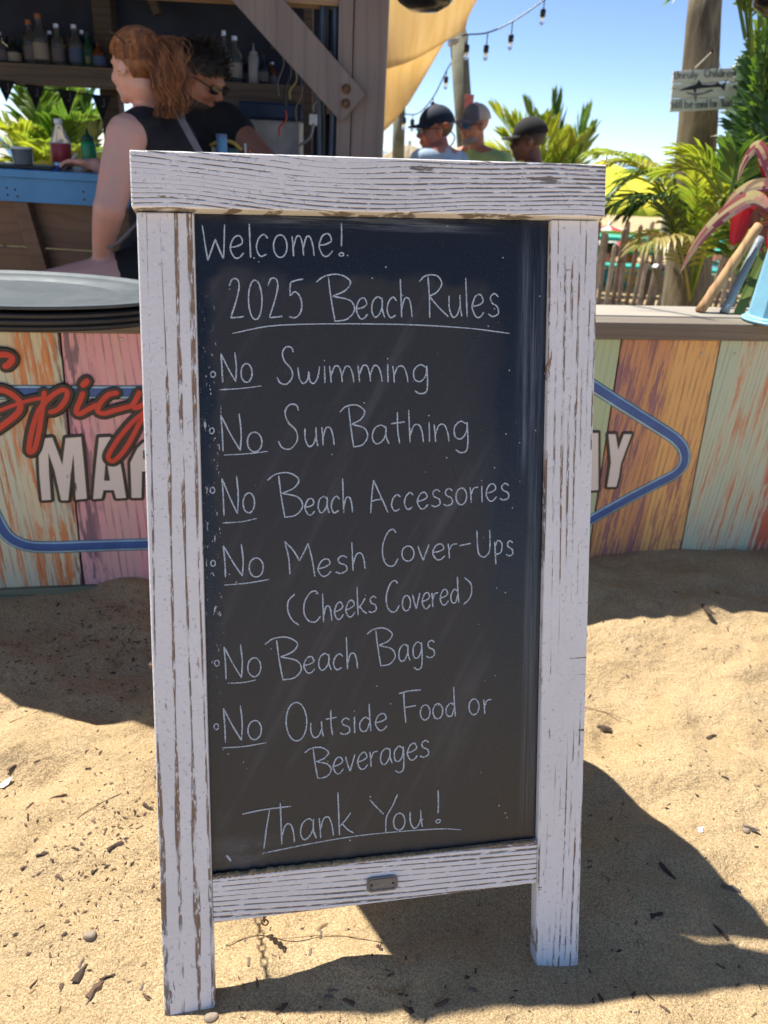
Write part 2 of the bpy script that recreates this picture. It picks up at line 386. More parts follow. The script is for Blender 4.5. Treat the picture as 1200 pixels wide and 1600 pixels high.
# rubbed chalk along the right edge, the top edge and white scratches on the left
def band(axis_, ctr, hw, other, lo, hi, str_, freqv):
    a = t.ramp(t.m('ABSOLUTE', t.m('SUBTRACT', axis_, ctr)), hw, hw*.3)
    b = t.m('MULTIPLY', t.ramp(other, lo-.05, lo+.05), t.ramp(other, hi+.05, hi-.05))
    return t.m('MULTIPLY', t.m('MULTIPLY', a, b), t.m('MULTIPLY', t.ramp(t.noise(t.scl(v, freqv), 1.0, 5, .7), .38, .7), str_))
c = t.mix(band(o[0], .214, .026, o[2], .13, .42, .42, (110, 5, 3)), c, (.30, .35, .42))
c = t.mix(band(o[0], .222, .016, o[2], -.40, .14, .30, (140, 4, 3)), c, (.26, .30, .36))
c = t.mix(band(o[2], .437, .012, o[0], -.15, .14, .5, (7, 5, 160)), c, (.28, .32, .38))
c = t.mix(band(o[2], -.42, .03, o[0], -.22, -.15, .5, (12, 5, 30)), c, (.2, .22, .25))
scm = t.m('MULTIPLY', t.m('MULTIPLY', t.ramp(t.m('ABSOLUTE', t.m('ADD', o[0], .221)), .016, .009), t.ramp(t.m('ABSOLUTE', t.m('SUBTRACT', o[2], .07)), .30, .16)),
          t.ramp(t.noise(t.scl(v, (160, 3, 60)), 1.0, 4, .75), .60, .64))
c = t.mix(scm, c, (.62, .62, .62))
t.col(c); t.set(t.m('ADD', .27, t.m('MULTIPLY', dust, .2)), Specular_IOR_Level=.55)
t.bump(t.m('ADD', sp, t.m('MULTIPLY', t.noise(v, 150, 3), .6)), .45, .0009)
BW = .0105   # depth of the board behind the frame's face
board = spart('chalkboard', MB().box((-.2352, BW, .191), (.2362, TH-.004, 1.0805)), t.mat)
# sand lying on the ledge of the bottom rail
mb = MB(); pr = random.Random(3)
for i in range(60):
    u = -.234+.0078*i; hgt = (.0045*(1-i/75))*(.6+.8*pr.random())
    mb.ell((u, .006, .190), (.0085, .005, max(.001, hgt)), nu=8, nv=5)
tag(spart('ledge_sand', mb, bpy.data.materials['beach_sand'], smooth=True), kind='stuff')
# small cast plate
t = NT('cast_plate'); v = t.obj(); n1 = t.noise(v, 90, 5, .7); t.col(t.mix(n1, (.12, .11, .095), (.45, .42, .38))); t.set(.5, .55); t.bump(t.noise(v, 420, 4, .7), 1, .0022)
def rrect(x0, x1, z0, z1, r, n=5, notch=0):
    P = []
    for cx, cz, a0 in ((x1-r, z1-r, 0), (x0+r, z1-r, 90), (x0+r, z0+r, 180), (x1-r, z0+r, 270)):
        for i in range(n+1):
            a = R_(a0+90*i/n); P.append((cx+r*math.cos(a), cz+r*math.sin(a)))
    return P
plate = spart('name_plate', MB().prism(rrect(-.0195, .0255, .1435, .1655, .007), -.0022, .0012), t.mat, bevel=.0006)
mb = MB(); mb.tube([(x, -.0026, z) for x, z in rrect(-.0165, .0225, .1465, .1625, .005)+[(.0225, .1575)]], .0009, 5)
spart('plate_border', mb, t.mat, plate)
for x in (-.0125, .0185):
    mb = MB(); mb.lathe([(.0018, 0), (.0016, .0006), (.0002, .001)], (x, -.0024, .1545), 10, axis=(0, -1, 0)); spart('plate_nail', mb, M_['rust'], plate)

# ---- handwriting: one stroke alphabet, cap height 1, x-height 'x'
def arc(cx, cy, rx, ry, a0, a1, n=10): return [(cx+rx*math.cos(R_(a0+(a1-a0)*i/n)), cy+ry*math.sin(R_(a0+(a1-a0)*i/n))) for i in range(n+1)]
def glyph(ch, X):
    h = X
    G = {
    'W': (.62, [[(0, 1), (.12, .03), (.16, .02), (.33, .52), (.36, .5), (.52, .05), (.56, .1), (.6, 1)]]),
    'N': (.5, [[(.04, 0), (.03, .5), (.0, .97)], [(.0, .97), (.24, .45), (.47, .02)], [(.47, .02), (.5, .5), (.46, 1)]]),
    'S': (.45, [[(.42, .86), (.38, .98), (.25, 1), (.15, .85), (.2, .62), (.36, .42), (.38, .2), (.24, .02), (.08, .05), (.0, .2)]]),
    'B': (.5, [[(.17, .94), (.2, .5), (.25, .0)], [(.0, .84), (.12, .97), (.32, 1), (.47, .85), (.4, .66), (.22, .54)], [(.22, .54), (.45, .45), (.52, .25), (.42, .05), (.24, .0)]]),
    'R': (.55, [[(.18, .96), (.2, .5), (.2, .0)], [(.0, .84), (.14, .98), (.36, .98), (.46, .8), (.36, .6), (.2, .5)], [(.2, .5), (.38, .25), (.58, .02)]]),
    'A': (.5, [[(.1, 1), (.04, .5), (.0, 0)], [(.1, 1), (.3, .5), (.5, .0)], [(.04, .36), (.2, .4), (.38, .4)]]),
    'M': (.66, [[(.1, .0), (.08, .5), (.0, 1)], [(.0, 1), (.2, .7), (.32, .42)], [(.32, .42), (.45, .75), (.52, .95)], [(.52, .95), (.6, .5), (.66, -.05)]]),
    'C': (.42, [[(.38, .9), (.3, 1), (.16, .92), (.03, .6), (.03, .25), (.14, .04), (.3, .02), (.42, .2)]]),
    'U': (.4, [[(.0, 1), (.0, .5), (.04, .12), (.18, .0), (.32, .15), (.36, .5), (.36, 1)]]),
    'O': (.55, [arc(.27, .5, .26, .5, 100, 460, 18)]),
    'F': (.5, [[(.12, .96), (.13, .5), (.16, 0)], [(.0, .93), (.25, .99), (.55, 1)], [(.13, .48), (.28, .5), (.42, .52)]]),
    'T': (.9, [[(.0, .88), (.4, .95), (.9, .98)], [(.5, .93), (.44, .5), (.38, -.02)]]),
    'Y': (.62, [[(.0, .92), (.15, .7), (.3, .5)], [(.62, 1), (.5, .7), (.36, .4), (.34, .0)]]),
    '2': (.42, [[(.0, .82), (.1, .99), (.25, .98), (.3, .8), (.2, .45), (.03, .03)], [(.03, .03), (.2, .04), (.42, .06)]]),
    '0': (.45, [arc(.21, .48, .2, .5, 80, 440, 16)]),
    '5': (.5, [[(.5, 1), (.3, .97), (.12, .92)], [(.12, .92), (.1, .75), (.1, .58)], [(.1, .58), (.26, .68), (.42, .5), (.42, .2), (.26, .03), (.06, .05)]]),
    '!': (.1, [[(.06, 1), (.06, .6), (.05, .3)], arc(.05, .06, .04, .05, 0, 360, 8)]),
    '-': (.3, [[(.0, .32), (.15, .33), (.3, .34)]]),
    '(': (.25, [[(.18, 1), (.03, .75), (.02, .4), (.1, .1), (.25, -.1)]]),
    ')': (.2, [[(.03, 1.0), (.16, .75), (.17, .4), (.1, .15), (.0, .0)]]),
    'a': (.42, [[(.36, h*.86), (.24, h), (.08, h*.8), (.03, h*.35), (.12, .02), (.26, .08), (.36, h*.5), (.37, h*.95)], [(.37, h*.95), (.37, h*.4), (.44, .0)]]),
    'b': (.4, [[(.0, 1), (.0, 0)], [(0, h*.5), (.2, h), (.36, h*.5), (.2, 0), (0, h*.2)]]),
    'c': (.36, [[(.33, h*.82), (.22, h), (.08, h*.8), (.02, h*.4), (.12, .02), (.3, .08)]]),
    'd': (.42, [[(.34, h*.75), (.2, h*.9), (.04, h*.55), (.08, .06), (.24, .04), (.35, h*.6)], [(.34, 1), (.35, .5), (.38, 0)]]),
    'e': (.4, [[(.03, h*.48), (.2, h*.52), (.35, h*.68), (.28, h*.98), (.12, h*.9), (.02, h*.45), (.12, .02), (.25, .0), (.38, h*.22)]]),
    'g': (.42, [[(.34, h*.85), (.2, h), (.05, h*.7), (.06, h*.2), (.2, .04), (.33, h*.4), (.36, h*.95)], [(.36, h*.95), (.37, 0), (.33, -.32), (.18, -.38), (.06, -.28)]]),
    'h': (.4, [[(.02, 1), (.03, .5), (.04, 0)], [(.04, h*.35), (.14, h*.88), (.27, h*.9), (.34, h*.55), (.37, 0)]]),
    'i': (.08, [[(.04, h), (.04, h*.5), (.04, 0)], [(.03, h+.2), (.05, h+.18)]]),
    'k': (.4, [[(.02, 1), (.03, .5), (.04, 0)], [(.34, h*.95), (.2, h*.65), (.05, h*.4)], [(.12, h*.5), (.25, h*.2), (.4, .0)]]),
    'l': (.1, [[(.04, 1), (.05, .5), (.06, 0)]]),
    'm': (.6, [[(.0, h*.95), (.02, h*.5), (.03, 0)], [(.03, h*.4), (.12, h*.9), (.22, h*.9), (.28, h*.5), (.3, .02)], [(.3, h*.4), (.38, h*.88), (.48, h*.88), (.55, h*.5), (.58, 0)]]),
    'n': (.38, [[(.0, h*.95), (.02, h*.5), (.03, 0)], [(.03, h*.4), (.12, h*.88), (.25, h*.9), (.33, h*.5), (.36, 0)]]),
    'o': (.42, [arc(.2, h*.5, .18, h*.5, 100, 460, 14)]),
    'p': (.38, [[(.0, h*.95), (.02, h*.2), (.04, -.38)], [(.0, h*.6), (.14, h), (.32, h*.8), (.28, h*.25), (.04, h*.1)]]),
    'r': (.28, [[(.0, h*.95), (.02, h*.5), (.03, 0)], [(.03, h*.5), (.12, h*.85), (.28, h*.9)]]),
    's': (.34, [[(.32, h*.85), (.2, h), (.08, h*.85), (.12, h*.6), (.28, h*.42), (.3, h*.12), (.14, .0), (.0, h*.12)]]),
    't': (.34, [[(.16, .92), (.16, .4), (.2, .0)], [(.0, h*1.02), (.16, h*1.05), (.34, h*1.08)]]),
    'u': (.38, [[(.0, h*.95), (.0, h*.4), (.1, .0), (.24, .06), (.33, h*.5)], [(.33, h*.98), (.34, h*.4), (.38, 0)]]),
    'v': (.34, [[(.0, h*.95), (.08, h*.4), (.15, 0)], [(.15, 0), (.24, h*.5), (.33, h)]]),
    'w': (.52, [[(.0, h*.95), (.03, h*.3), (.12, .0), (.22, h*.2), (.26, h*.7)], [(.26, h*.7), (.28, h*.15), (.38, .0), (.48, h*.4), (.52, h*.98)]]),
    }
    return G[ch]
mc = NT('chalk_marks'); v = mc.obj(src='Object')
gr = mc.noise(v, 650, 2, .7); gr2 = mc.noise(v, 60, 2)
mc.col((.62, .71, .80)); mc.set(.95)
tp = mc.n('BsdfTransparent'); mx = mc.n('MixShader')
mc.l(mc.m('MULTIPLY', mc.ramp(gr, .33, .52), mc.ramp(gr2, .15, .45, .55, .93)), mx.inputs[0])
mc.l(tp.outputs[0], mx.inputs[1]); mc.l(mc.b.outputs[0], mx.inputs[2]); mc.l(mx.outputs[0], mc.out.inputs[0])
ck = random.Random(11)
def stroke(mb, pts, wpx, smooth=True):              # pts in photo pixels, laid on the board as a thin ribbon of chalk
    P = crom([(x, y, 0) for x, y in pts], 5) if smooth else [Vector((x, y, 0)) for x, y in pts]
    Q = [S(p.x, p.y, BW) for p in P]; k = len(Q); vs = []; ph = ck.random()*9; zo = ck.random()*.0006
    for i in range(k):
        a = Vector(Q[max(i-1, 0)]); b = Vector(Q[min(i+1, k-1)]); d = (b-a)
        d = d.normalized() if d.length > 0 else Vector((1, 0)); n = Vector((-d.y, d.x))
        w = wpx*.00038*(.85+.3*noise.noise(Vector((ph, i*.35, 0))))*(.65 if i in (0, k-1) else 1)
        for sgn in (1, -1): vs.append((Q[i][0]+n.x*w*sgn, BW-.0006-zo, Q[i][1]+n.y*w*sgn))
    mb.add(vs, [(2*i, 2*i+1, 2*i+3, 2*i+2) for i in range(k-1)])
def write(mb, text, x0, y0, x1, y1, cap, xr, gap=.13, w=3.0, cap1=None):
    """text from baseline point x0,y0 to x1,y1 (photo px); cap = cap height px at the start, cap1 at the end"""
    cap1 = cap1 or cap
    ws = [glyph(c, xr)[0] for c in text]; tot = sum(ws)+gap*(len(text)-1); pos = 0
    sc = (x1-x0)/tot
    for c, gw in zip(text, ws):
        jy = ck.uniform(-.9, .9); js = ck.uniform(.97, 1.03)
        for st in glyph(c, xr)[1]:
            pts = []
            for gx, gy in st:
                q = (pos+gx)/tot; cp = cap+(cap1-cap)*q
                pts.append((x0+(x1-x0)*q+gy*cp*(-.02), y0+(y1-y0)*q-gy*cp*js+jy))
            stroke(mb, pts, w)
        pos += gw+gap
def ring(mb, x, y, r=4.5): stroke(mb, [(x+r*.8*math.cos(a), y+r*math.sin(a)) for a in [i*math.pi/5 for i in range(11)]], 2.6)

def chalk(label, words=(), strokes=(), dots=()):
    mb = MB()
    for wd in words: write(mb, *wd[:7], **(wd[7] if len(wd) > 7 else {}))
    for s_ in strokes: stroke(mb, s_, 2.4)
    for d_ in dots: ring(mb, *d_)
    o = spart('chalk_line', mb, mc.mat, board); o['label'] = label; return o
# (child of the board: positions given in the sign's frame, so undo the board's own offset)
_b = board.location.copy()
_old = spart
def spart(name, mb, mat, parent=sign, **kw):
    o = _old(name, mb, mat, parent, **kw)
    if parent is board or parent is plate: o.location -= parent.location
    return o
for ch in COL.objects:
    if ch.parent is plate or ch.parent == plate: ch.location -= plate.location
chalk('chalk line reading Welcome!', [('Welcome', 317, 404, 521, 400, 52, .66, dict(gap=.10)), ('!', 529, 401, 538, 401, 52, .7)])
chalk('chalk line reading 2025 Beach Rules', [('2025', 359, 498, 475, 497, 62, .6, dict(gap=.14)), ('B', 495, 502, 552, 501, 72, .5), ('each', 556, 498, 645, 496, 60, .54, dict(gap=.08)), ('R', 656, 497, 698, 497, 68, .5), ('ules', 702, 496, 780, 494, 60, .58, dict(gap=.10))],
      [[(363, 521), (440, 508), (600, 506.5), (720, 512), (796, 521)]])
chalk('chalk line reading No Swimming', [('No', 346, 598, 396, 597, 48, .62), ('S', 433, 602, 461, 602, 60, .5), ('wimming', 466, 599, 671, 597, 44, .62, dict(gap=.08))], [[(343, 609), (376, 607), (409, 603)]], [(333, 585)])
chalk('chalk line reading No Sun Bathing', [('No', 346, 706, 412, 706, 58, .52), ('S', 435, 704, 470, 703, 70, .5), ('un', 477, 697, 523, 696, 50, .6), ('B', 532, 699, 573, 698, 64, .5), ('athing', 580, 694, 734, 688, 52, .58, dict(gap=.08))], [[(350, 711), (385, 709), (419, 705)]], [(331, 673)])
chalk('chalk line reading No Beach Accessories', [('No', 348, 806, 400, 801, 60, .52), ('B', 419, 809, 471, 808, 70, .5), ('each', 476, 804, 552, 800, 55, .48, dict(gap=.08)), ('A', 579, 802, 606, 801, 50, .5), ('ccessories', 611, 799, 796, 780, 42, .62, dict(gap=.08))], [[(348, 817), (378, 815), (401, 810)]], [(332, 766)])
chalk('chalk line reading No Mesh Cover-Ups', [('No', 350, 902, 414, 900, 50, .58), ('M', 446, 898, 492, 899, 52, .5), ('esh', 496, 901, 572, 889, 44, .62, dict(gap=.1)), ('C', 597, 886, 622, 884, 58, .5), ('over', 627, 877, 715, 872, 40, .6, dict(gap=.08)), ('-', 718, 866, 736, 863, 40, .6), ('U', 746, 870, 768, 869, 42, .5), ('ps', 773, 869, 802, 867, 34, .7)],
      [[(350, 914), (385, 911), (421, 905)]], [(333, 880)])
chalk('chalk line reading (Cheeks Covered)', [('(', 449, 973, 467, 973, 46, .5), ('C', 474, 972, 501, 972, 50, .5), ('heeks', 504, 972, 589, 955, 44, .58, dict(gap=.06)), ('C', 603, 957, 624, 955, 48, .5), ('overed', 628, 955, 718, 942, 40, .60, dict(gap=.06)), (')', 724, 944, 739, 943, 42, .5)])
chalk('chalk line reading No Beach Bags', [('No', 351, 1061, 410, 1057, 52, .58), ('B', 415, 1063, 469, 1062, 65, .5), ('each', 474, 1051, 560, 1044, 50, .52, dict(gap=.08)), ('B', 574, 1041, 616, 1040, 58, .5), ('ags', 622, 1035, 680, 1026, 42, .62, dict(gap=.1))], [[(356, 1067), (380, 1066), (400, 1062)]], [(339, 1036)])
chalk('chalk line reading No Outside Food or', [('No', 350, 1160, 411, 1154, 56, .54), ('O', 447, 1157, 481, 1156, 60, .5), ('utside', 486, 1152, 606, 1139, 44, .58, dict(gap=.08)), ('F', 624, 1130, 655, 1128, 50, .5), ('ood', 656, 1125, 713, 1119, 46, .52, dict(gap=.05)), ('or', 732, 1118, 768, 1114, 40, .60)],
      [[(347, 1168), (380, 1166), (416, 1160)]], [(338, 1135)])
chalk('chalk line reading Beverages', [('B', 477, 1216, 516, 1215, 48, .5), ('everages', 520, 1209, 671, 1181, 42, .60, dict(gap=.06))])
chalk('chalk line reading Thank You!', [('T', 380, 1327, 456, 1321, 62, .5), ('hank', 438, 1319, 552, 1300, 66, .50, dict(gap=.10)), ('Y', 579, 1302, 622, 1298, 58, .5), ('ou', 614, 1298, 660, 1292, 48, .56), ('!', 680, 1286, 689, 1284, 52, .5)],
      [[(410, 1333), (500, 1315), (580, 1303), (680, 1295), (720, 1296)]])
mb = MB(); stroke(mb, [(354, 1336), (361, 1345)], 5)
o = spart('chalk_line', mb, mc.mat, board); o['label'] = 'short thick chalk dash in the lower left corner'

# ---- rear leg frame, leaning the other way, with its own board, hinges and chains
def back(u, v, w):                                   # mirrored frame: hinged behind the top
    top = SO + SB*1.085 + SN*(TH+.022)
    d = (Vector((0, 0, -1))*math.cos(.36) + _bk*math.sin(.36)); nb = _bk*math.cos(.36)+Vector((0, 0, 1))*math.sin(.36)
    return top + SA*u + d*v + nb*w
def bbox(u0, u1, v0, v1, w0, w1):
    mb = MB().box((u0, w0, v0), (u1, w1, v1)); return mb.xf(lambda p: back(p[0], p[2], p[1]))
pb = painted('paint_rear_frame', 'z', 13, 60, 3, (.8, 10), .40, .5, .5)
build('rear_stile', bbox(-.305, -.236, 0, 1.22, 0, .024), pb, sign, bevel=.002)
build('rear_stile', bbox(.236, .305, 0, 1.22, 0, .024), pb, sign, bevel=.002)
pb2 = painted('paint_rear_rail', 'x', 17, 90, 4, (1.5, 7), .3, .4, .5)
build('rear_rail', bbox(-.2355, .2355, 0, .066, .001, .023), pb2, sign, bevel=.002)
build('rear_rail', bbox(-.2355, .2355, .93, .996, .001, .023), pb2, sign, bevel=.002)
build('rear_board', bbox(-.2358, .2358, .0665, .9295, .008, .014), simple('hardboard', (.16, .10, .06), .8), sign)
for u in (-.2, .2):
    mb = MB(); p0 = SO+SA*u+SB*1.088+SN*(TH+.002); p1 = back(u, .012, -.001)
    mb.bar(p0-SA*.02, p0+SA*.02, .03, .002, up=SB); mb.bar((p0+p1)/2-SA*.022, (p0+p1)/2+SA*.022, .007, .007, up=SB)
    build('hinge', mb, M_['rust'], sign)
def chain_links(P, rl=.0085, rw=.0022):
    mb = MB(); n = len(P)
    for i in range(n-1):
        a = Vector(P[i]); b = Vector(P[i+1]); t_ = (b-a).normalized(); side = t_.cross(Vector((1, 0, .2))).normalized()
        if i % 2: side = t_.cross(side).normalized()
        c = (a+b)/2; L = (b-a).length*.68; wd = .0042
        pts = [c+t_*(L*math.cos(k*math.pi/5))+side*(wd*math.sin(k*math.pi/5)*1.2) for k in range(11)]
        mb.tube(pts, .0013, 5, cap=False)
    return mb
for sg in (-1, 1):
    A = SO+SA*(.3055*sg)+SB*(.494+SKEW*.305*sg)+SN*.018; B = back(.3055*sg, .72, .004); P = []
    n = 44
    for i in range(n+1):
        q = i/n; p = A.lerp(B, q); p.z -= .09*4*q*(1-q)*.5; P.append(p+SA*(sg*.003))
    build('chain', chain_links(P), M_['rust'], sign)
    mb = MB(); mb.tube([A-SA*sg*.004, A+SA*sg*.006], .004, 8); build('screw_eye', mb, M_['rust'], sign)
# loose end of chain hanging under the bottom rail
A = SO+SA*(-.165)+SB*.125+SN*.06
P = [A+Vector((.001*math.sin(i*.9), 0, -.0095*i)) for i in range(9)]
build('chain', chain_links(P), M_['rust'], sign)

# ------------------------------------------------------------------ low bar wall with printed panels
MW = Matrix(((WD.x, WN.x, 0, WA.x), (WD.y, WN.y, 0, WA.y), (0, 0, 1, 0), (0, 0, 0, 1)))
def wpx(px, py, off=0):
    v = fwd + RT*((px-600)/FPX) + DN*((py-800)/FPX); o = WA+WN*off
    q = EYE + v*(((o-EYE).dot(WN))/v.dot(WN)) - WA
    return q.dot(WD), q.z
wall = root('bar_wall', WA, 'low wooden beach bar wall clad with printed planks and bold lettering, behind the chalkboard', 'wall', M=MW)
def wbuild(name, mb, mat, parent=wall, **kw): return build(name, mb, mat, parent, local=True, **kw)
ZT, ZB = .692, .040
def seam(a, b):                                      # pixel line -> s at ZT and ZB
    (s0, z0), (s1, z1) = wpx(*a), wpx(*b); k = (s1-s0)/(z1-z0)
    return s0+k*(ZT-z0), s0+k*(ZB-z0)
se1 = seam((93, 515), (130, 915)); se2 = (1.12, 1.02); se3 = seam((970, 540), (920, 865)); se4 = seam((1125, 540), (1062, 866))
def strip(t, c, q, ed, lo, hi, colr, amt, sc=(6, 60, 6)):
    """a peeled streak of another colour that follows a printed seam"""
    k = (ed[0]-ed[1])/(ZT-ZB); o = t.sep(t.obj())
    d = t.m('SUBTRACT', t.m('SUBTRACT', o[0], ed[1]), t.m('MULTIPLY', t.m('SUBTRACT', o[2], ZB), k))
    m_ = t.m('MULTIPLY', t.ramp(d, lo-.012, lo+.012), t.ramp(d, hi+.012, hi-.012))
    n_ = t.noise(t.scl(q, sc), 1.0, 5, .7)
    return t.mix(t.m('MULTIPLY', m_, t.ramp(n_, 1-amt, 1-amt+.06)), c, colr)
def pmat(name, seed, base, base2, streak, s2, amt, freq, patch, la, strips=(), rot=0):
    t = NT(name); tri, q, fr = grain(t, 'z', freq, 2.2, seed, (1.0, 6), rot)
    n1 = t.noise(t.scl(q, (3.2, 52, 3)), 1.0, 7, .75); n2 = t.noise(t.scl(q, (1.6, 8, 3)), 1.0, 3, .6)
    n3 = t.noise(t.scl(q, (9, 120, 9)), 1.0, 4, .7); n4 = t.noise(t.scl(q, (6, 22, 5)), 1.0, 5, .75)
    c = t.mix(t.ramp(n2, .36, .64), base, base2)
    c = t.mix(t.m('MULTIPLY', t.ramp(n1, .62-amt*.2, .68-amt*.2), t.ramp(n2, patch, patch+.08)), c, streak)
    c = t.mix(t.m('MULTIPLY', t.ramp(n4, .62, .68), t.ramp(n1, .5, .6)), c, s2)
    for st in strips: c = strip(t, c, q, *st)
    ln = t.m('MULTIPLY', t.ramp(tri, .30, .49), t.ramp(n3, .38, .60))
    c = t.mix(t.m('MULTIPLY', ln, la), c, (.10, .06, .07))
    t.col(c); t.set(.5); t.bump(t.noise(q, 40, 2), .06, .001); return t.mat
rotf = lambda ed: math.atan((ed[0]-ed[1])/(ZT-ZB))
P1 = pmat('print_cream', 2, (.70, .62, .42), (.58, .64, .50), (.66, .26, .11), (.70, .40, .18), .55, 62, .44, .5,
          [(se1, -.10, .02, (.68, .26, .10), .52), (se1, -.012, .01, (.16, .09, .11), .58)], rotf(se1))
P2 = pmat('print_pink', 9, (.78, .36, .42), (.70, .42, .43), (.62, .50, .42), (.45, .20, .26), .40, 55, .5, .6,
          [(se1, -.01, .07, (.26, .15, .20), .52), (se1, .05, .14, (.74, .44, .42), .5)], rotf(se1))
P3 = pmat('print_green', 5, (.44, .55, .34), (.50, .57, .38), (.38, .50, .38), (.60, .56, .32), .4, 50, .5, .25, [], rotf(se3))
P4 = pmat('print_orange', 7, (.66, .34, .14), (.54, .25, .14), (.30, .14, .14), (.74, .42, .18), .45, 62, .5, .7,
          [(se3, -.01, .15, (.30, .14, .16), .50), (se4, -.13, .01, (.76, .44, .16), .58)], rotf(se4))
P5 = pmat('print_teal', 12, (.48, .58, .44), (.58, .58, .42), (.60, .26, .14), (.54, .40, .24), .6, 80, .46, .45,
          [(se4, .22, .45, (.55, .13, .07), .55)], rotf(se4))
def plank(a, b, mat):
    g = .0022; wbuild('printed_plank', MB().prism([(a[0]+g, ZT), (b[0]-g, ZT), (b[1]-g, ZB), (a[1]+g, ZB)], 0, .008), mat, origin='none', bevel=.001)
plank((-.75, -.72), se1, P1); plank(se1, se2, P2); plank(se2, se3, P3); plank(se3, se4, P4); plank(se4, (2.62, 2.52), P5); plank((2.62, 2.52), (3.4, 3.3), P1)
wbuild('backing_board', MB().box((-.75, .0085, .03), (3.3, .02, .69)), simple('tarred_ply', (.03, .025, .025), .9), origin='none')
wbuild('kick_board', MB().box((-.8, -.012, -.07), (3.3, .03, .0385)), rawwood('treated_green', 'x', 4, (.17, .20, .13), (.22, .22, .14), 50, 4), bevel=.003)
gw = rawwood('weathered_sill', 'x', 21, (.40, .34, .26), (.30, .27, .23), 55, 3.5, lineamt=.6); gw2 = rawwood('weathered_edge', 'x', 33, (.27, .22, .16), (.18, .15, .12), 60, 3.5)
for y0, y1, mt in ((-.030, .048, gw2), (.053, .200, gw)):
    for s0, s1 in ((-.82, .93), (.934, 2.12), (2.124, 3.3)):
        wbuild('sill_board', MB().box((s0, y0, .698), (s1, y1, .741+(.002 if y0 > 0 else 0))), mt, bevel=.004)
for s0 in (-.7, .5, 1.7, 2.9): wbuild('stud', MB().box((s0, .021, -.08), (s0+.04, .11, .6975)), gw2, bevel=.002)
for zz in (.05, .27, .49): wbuild('rear_board', MB().box((-.8, .16, zz), (3.3, .178, zz+.19)), gw2, bevel=.002)
def wscrew(px, py):
    s, z = wpx(px, py); mb = MB(); mb.lathe([(.0042, 0), (.0042, .0008), (.003, .0016), (.0004, .0012)], (s, -.0003, z), 12, axis=(0, -1, 0)); wbuild('screw', mb, M_['screw'])
for p in ((190, 530), (217, 903), (1098, 552), (1148, 553), (1062, 845)): wscrew(*p)
blk = simple('print_black', (.040, .033, .030), .5, bump=0); redp = simple('print_red', (.62, .055, .035), .45, var=.05, bump=0); offw = None
t = NT('print_offwhite'); v = t.obj(); n_ = t.noise(t.scl(v, (26, 26, 11)), 1.0, 5, .7); t.col(t.mix(t.ramp(n_, .645, .66), (.74, .69, .65), (.05, .04, .035))); t.set(.5); offw = t.mat
PXM = (wpx(300, 700)[0]-wpx(200, 700)[0])/100       # metres per photo pixel on the wall
def pen(mb, pts, r, y, flat=.10, n=5):
    P = crom([(*wpx(a, b),) for a, b in []] or [Vector((wpx(a, b)[0], y, wpx(a, b)[1])) for a, b in pts], n)
    t0 = (P[1]-P[0]).normalized(); t1 = (P[-1]-P[-2]).normalized()
    P = [P[0]-t0*r*.95, P[0]-t0*r*.7]+P+[P[-1]+t1*r*.7, P[-1]+t1*r*.95]; k = len(P)
    rr = [r*.3, r*.72]+[r]*(k-4)+[r*.72, r*.3]
    vs = []; N = 10
    for i, p in enumerate(P):
        tt = (P[min(i+1, k-1)]-P[max(i-1, 0)]).normalized(); nn = Vector((-tt.z, 0, tt.x))
        for j in range(N):
            a = 2*math.pi*j/N+.1; vs.append(p+nn*math.cos(a)*rr[i]+Vector((0, -1, 0))*math.sin(a)*rr[i]*flat)
    mb.add(vs, [(i*N+j, i*N+(j+1) % N, (i+1)*N+(j+1) % N, (i+1)*N+j) for i in range(k-1) for j in range(N)]+[tuple(range(N-1, -1, -1)), tuple(range((k-1)*N, k*N))])
arrow = [(1000, 650), (1030, 669), (1055, 686), (1068, 703), (1069, 722), (1057, 739), (1030, 754), (980, 780), (925, 811)]
arrow0 = [(880, 572), (925, 602), (965, 628), (1000, 650)]
ringL = [(300, 611), (200, 613), (100, 613), (20, 613), (-20, 618), (-45, 650), (-50, 700), (-28, 760), (0, 820), (18, 842), (45, 853), (80, 855), (140, 853), (235, 850), (330, 846)]
for path in (arrow0+arrow[1:]+[(880, 838)], ringL):
    for nm, rpx, mt, yy in (('arrow_glow', 11.5, simple('print_teal_line', (.16, .33, .40), .5, bump=0), -.0003), ('arrow_edge', 9.5, simple('print_light_blue', (.48, .70, .86), .5, bump=0), -.0009), ('arrow_core', 7.0, simple('print_blue', (.045, .12, .36), .5, bump=0), -.0017)):
        mb = MB(); pen(mb, path, rpx*PXM, yy, .07); o = wbuild(nm, mb, mt, smooth=True)
# lettering
def poly_letter(px, red=False, holes=()):
    P = [wpx(a, b) for a, b in px]
    mb = MB(); mb.prism(P, -.0026, 0)
    for i in range(len(px)): pen(mb, [px[i], px[(i+1) % len(px)]], 5.2*PXM, -.0014, .25, 2)
    o = wbuild('letter_outline', mb, blk)
    mb = MB(); mb.prism(P, -.0034, -.0018); wbuild('letter', mb, offw, origin='none')
    for h in holes:
        mb = MB(); mb.prism([wpx(a, b) for a, b in h], -.0048, -.0035); wbuild('letter_counter', mb, blk)
poly_letter([(71, 684), (82, 683), (90, 704), (98, 726), (101, 700), (103, 684), (127, 682), (131, 720), (136, 778), (119, 780), (117, 740), (115, 708), (111, 740), (107, 781), (96, 781), (86, 735), (76, 706), (77, 740), (80, 780), (66, 781), (62, 740), (61, 712)])
poly_letter([(155, 683), (172, 682), (184, 700), (191, 738), (197, 777), (182, 778), (178, 765), (162, 765), (159, 778), (146, 779), (150, 730)], holes=[[(166, 712), (172, 750), (163, 750)]])
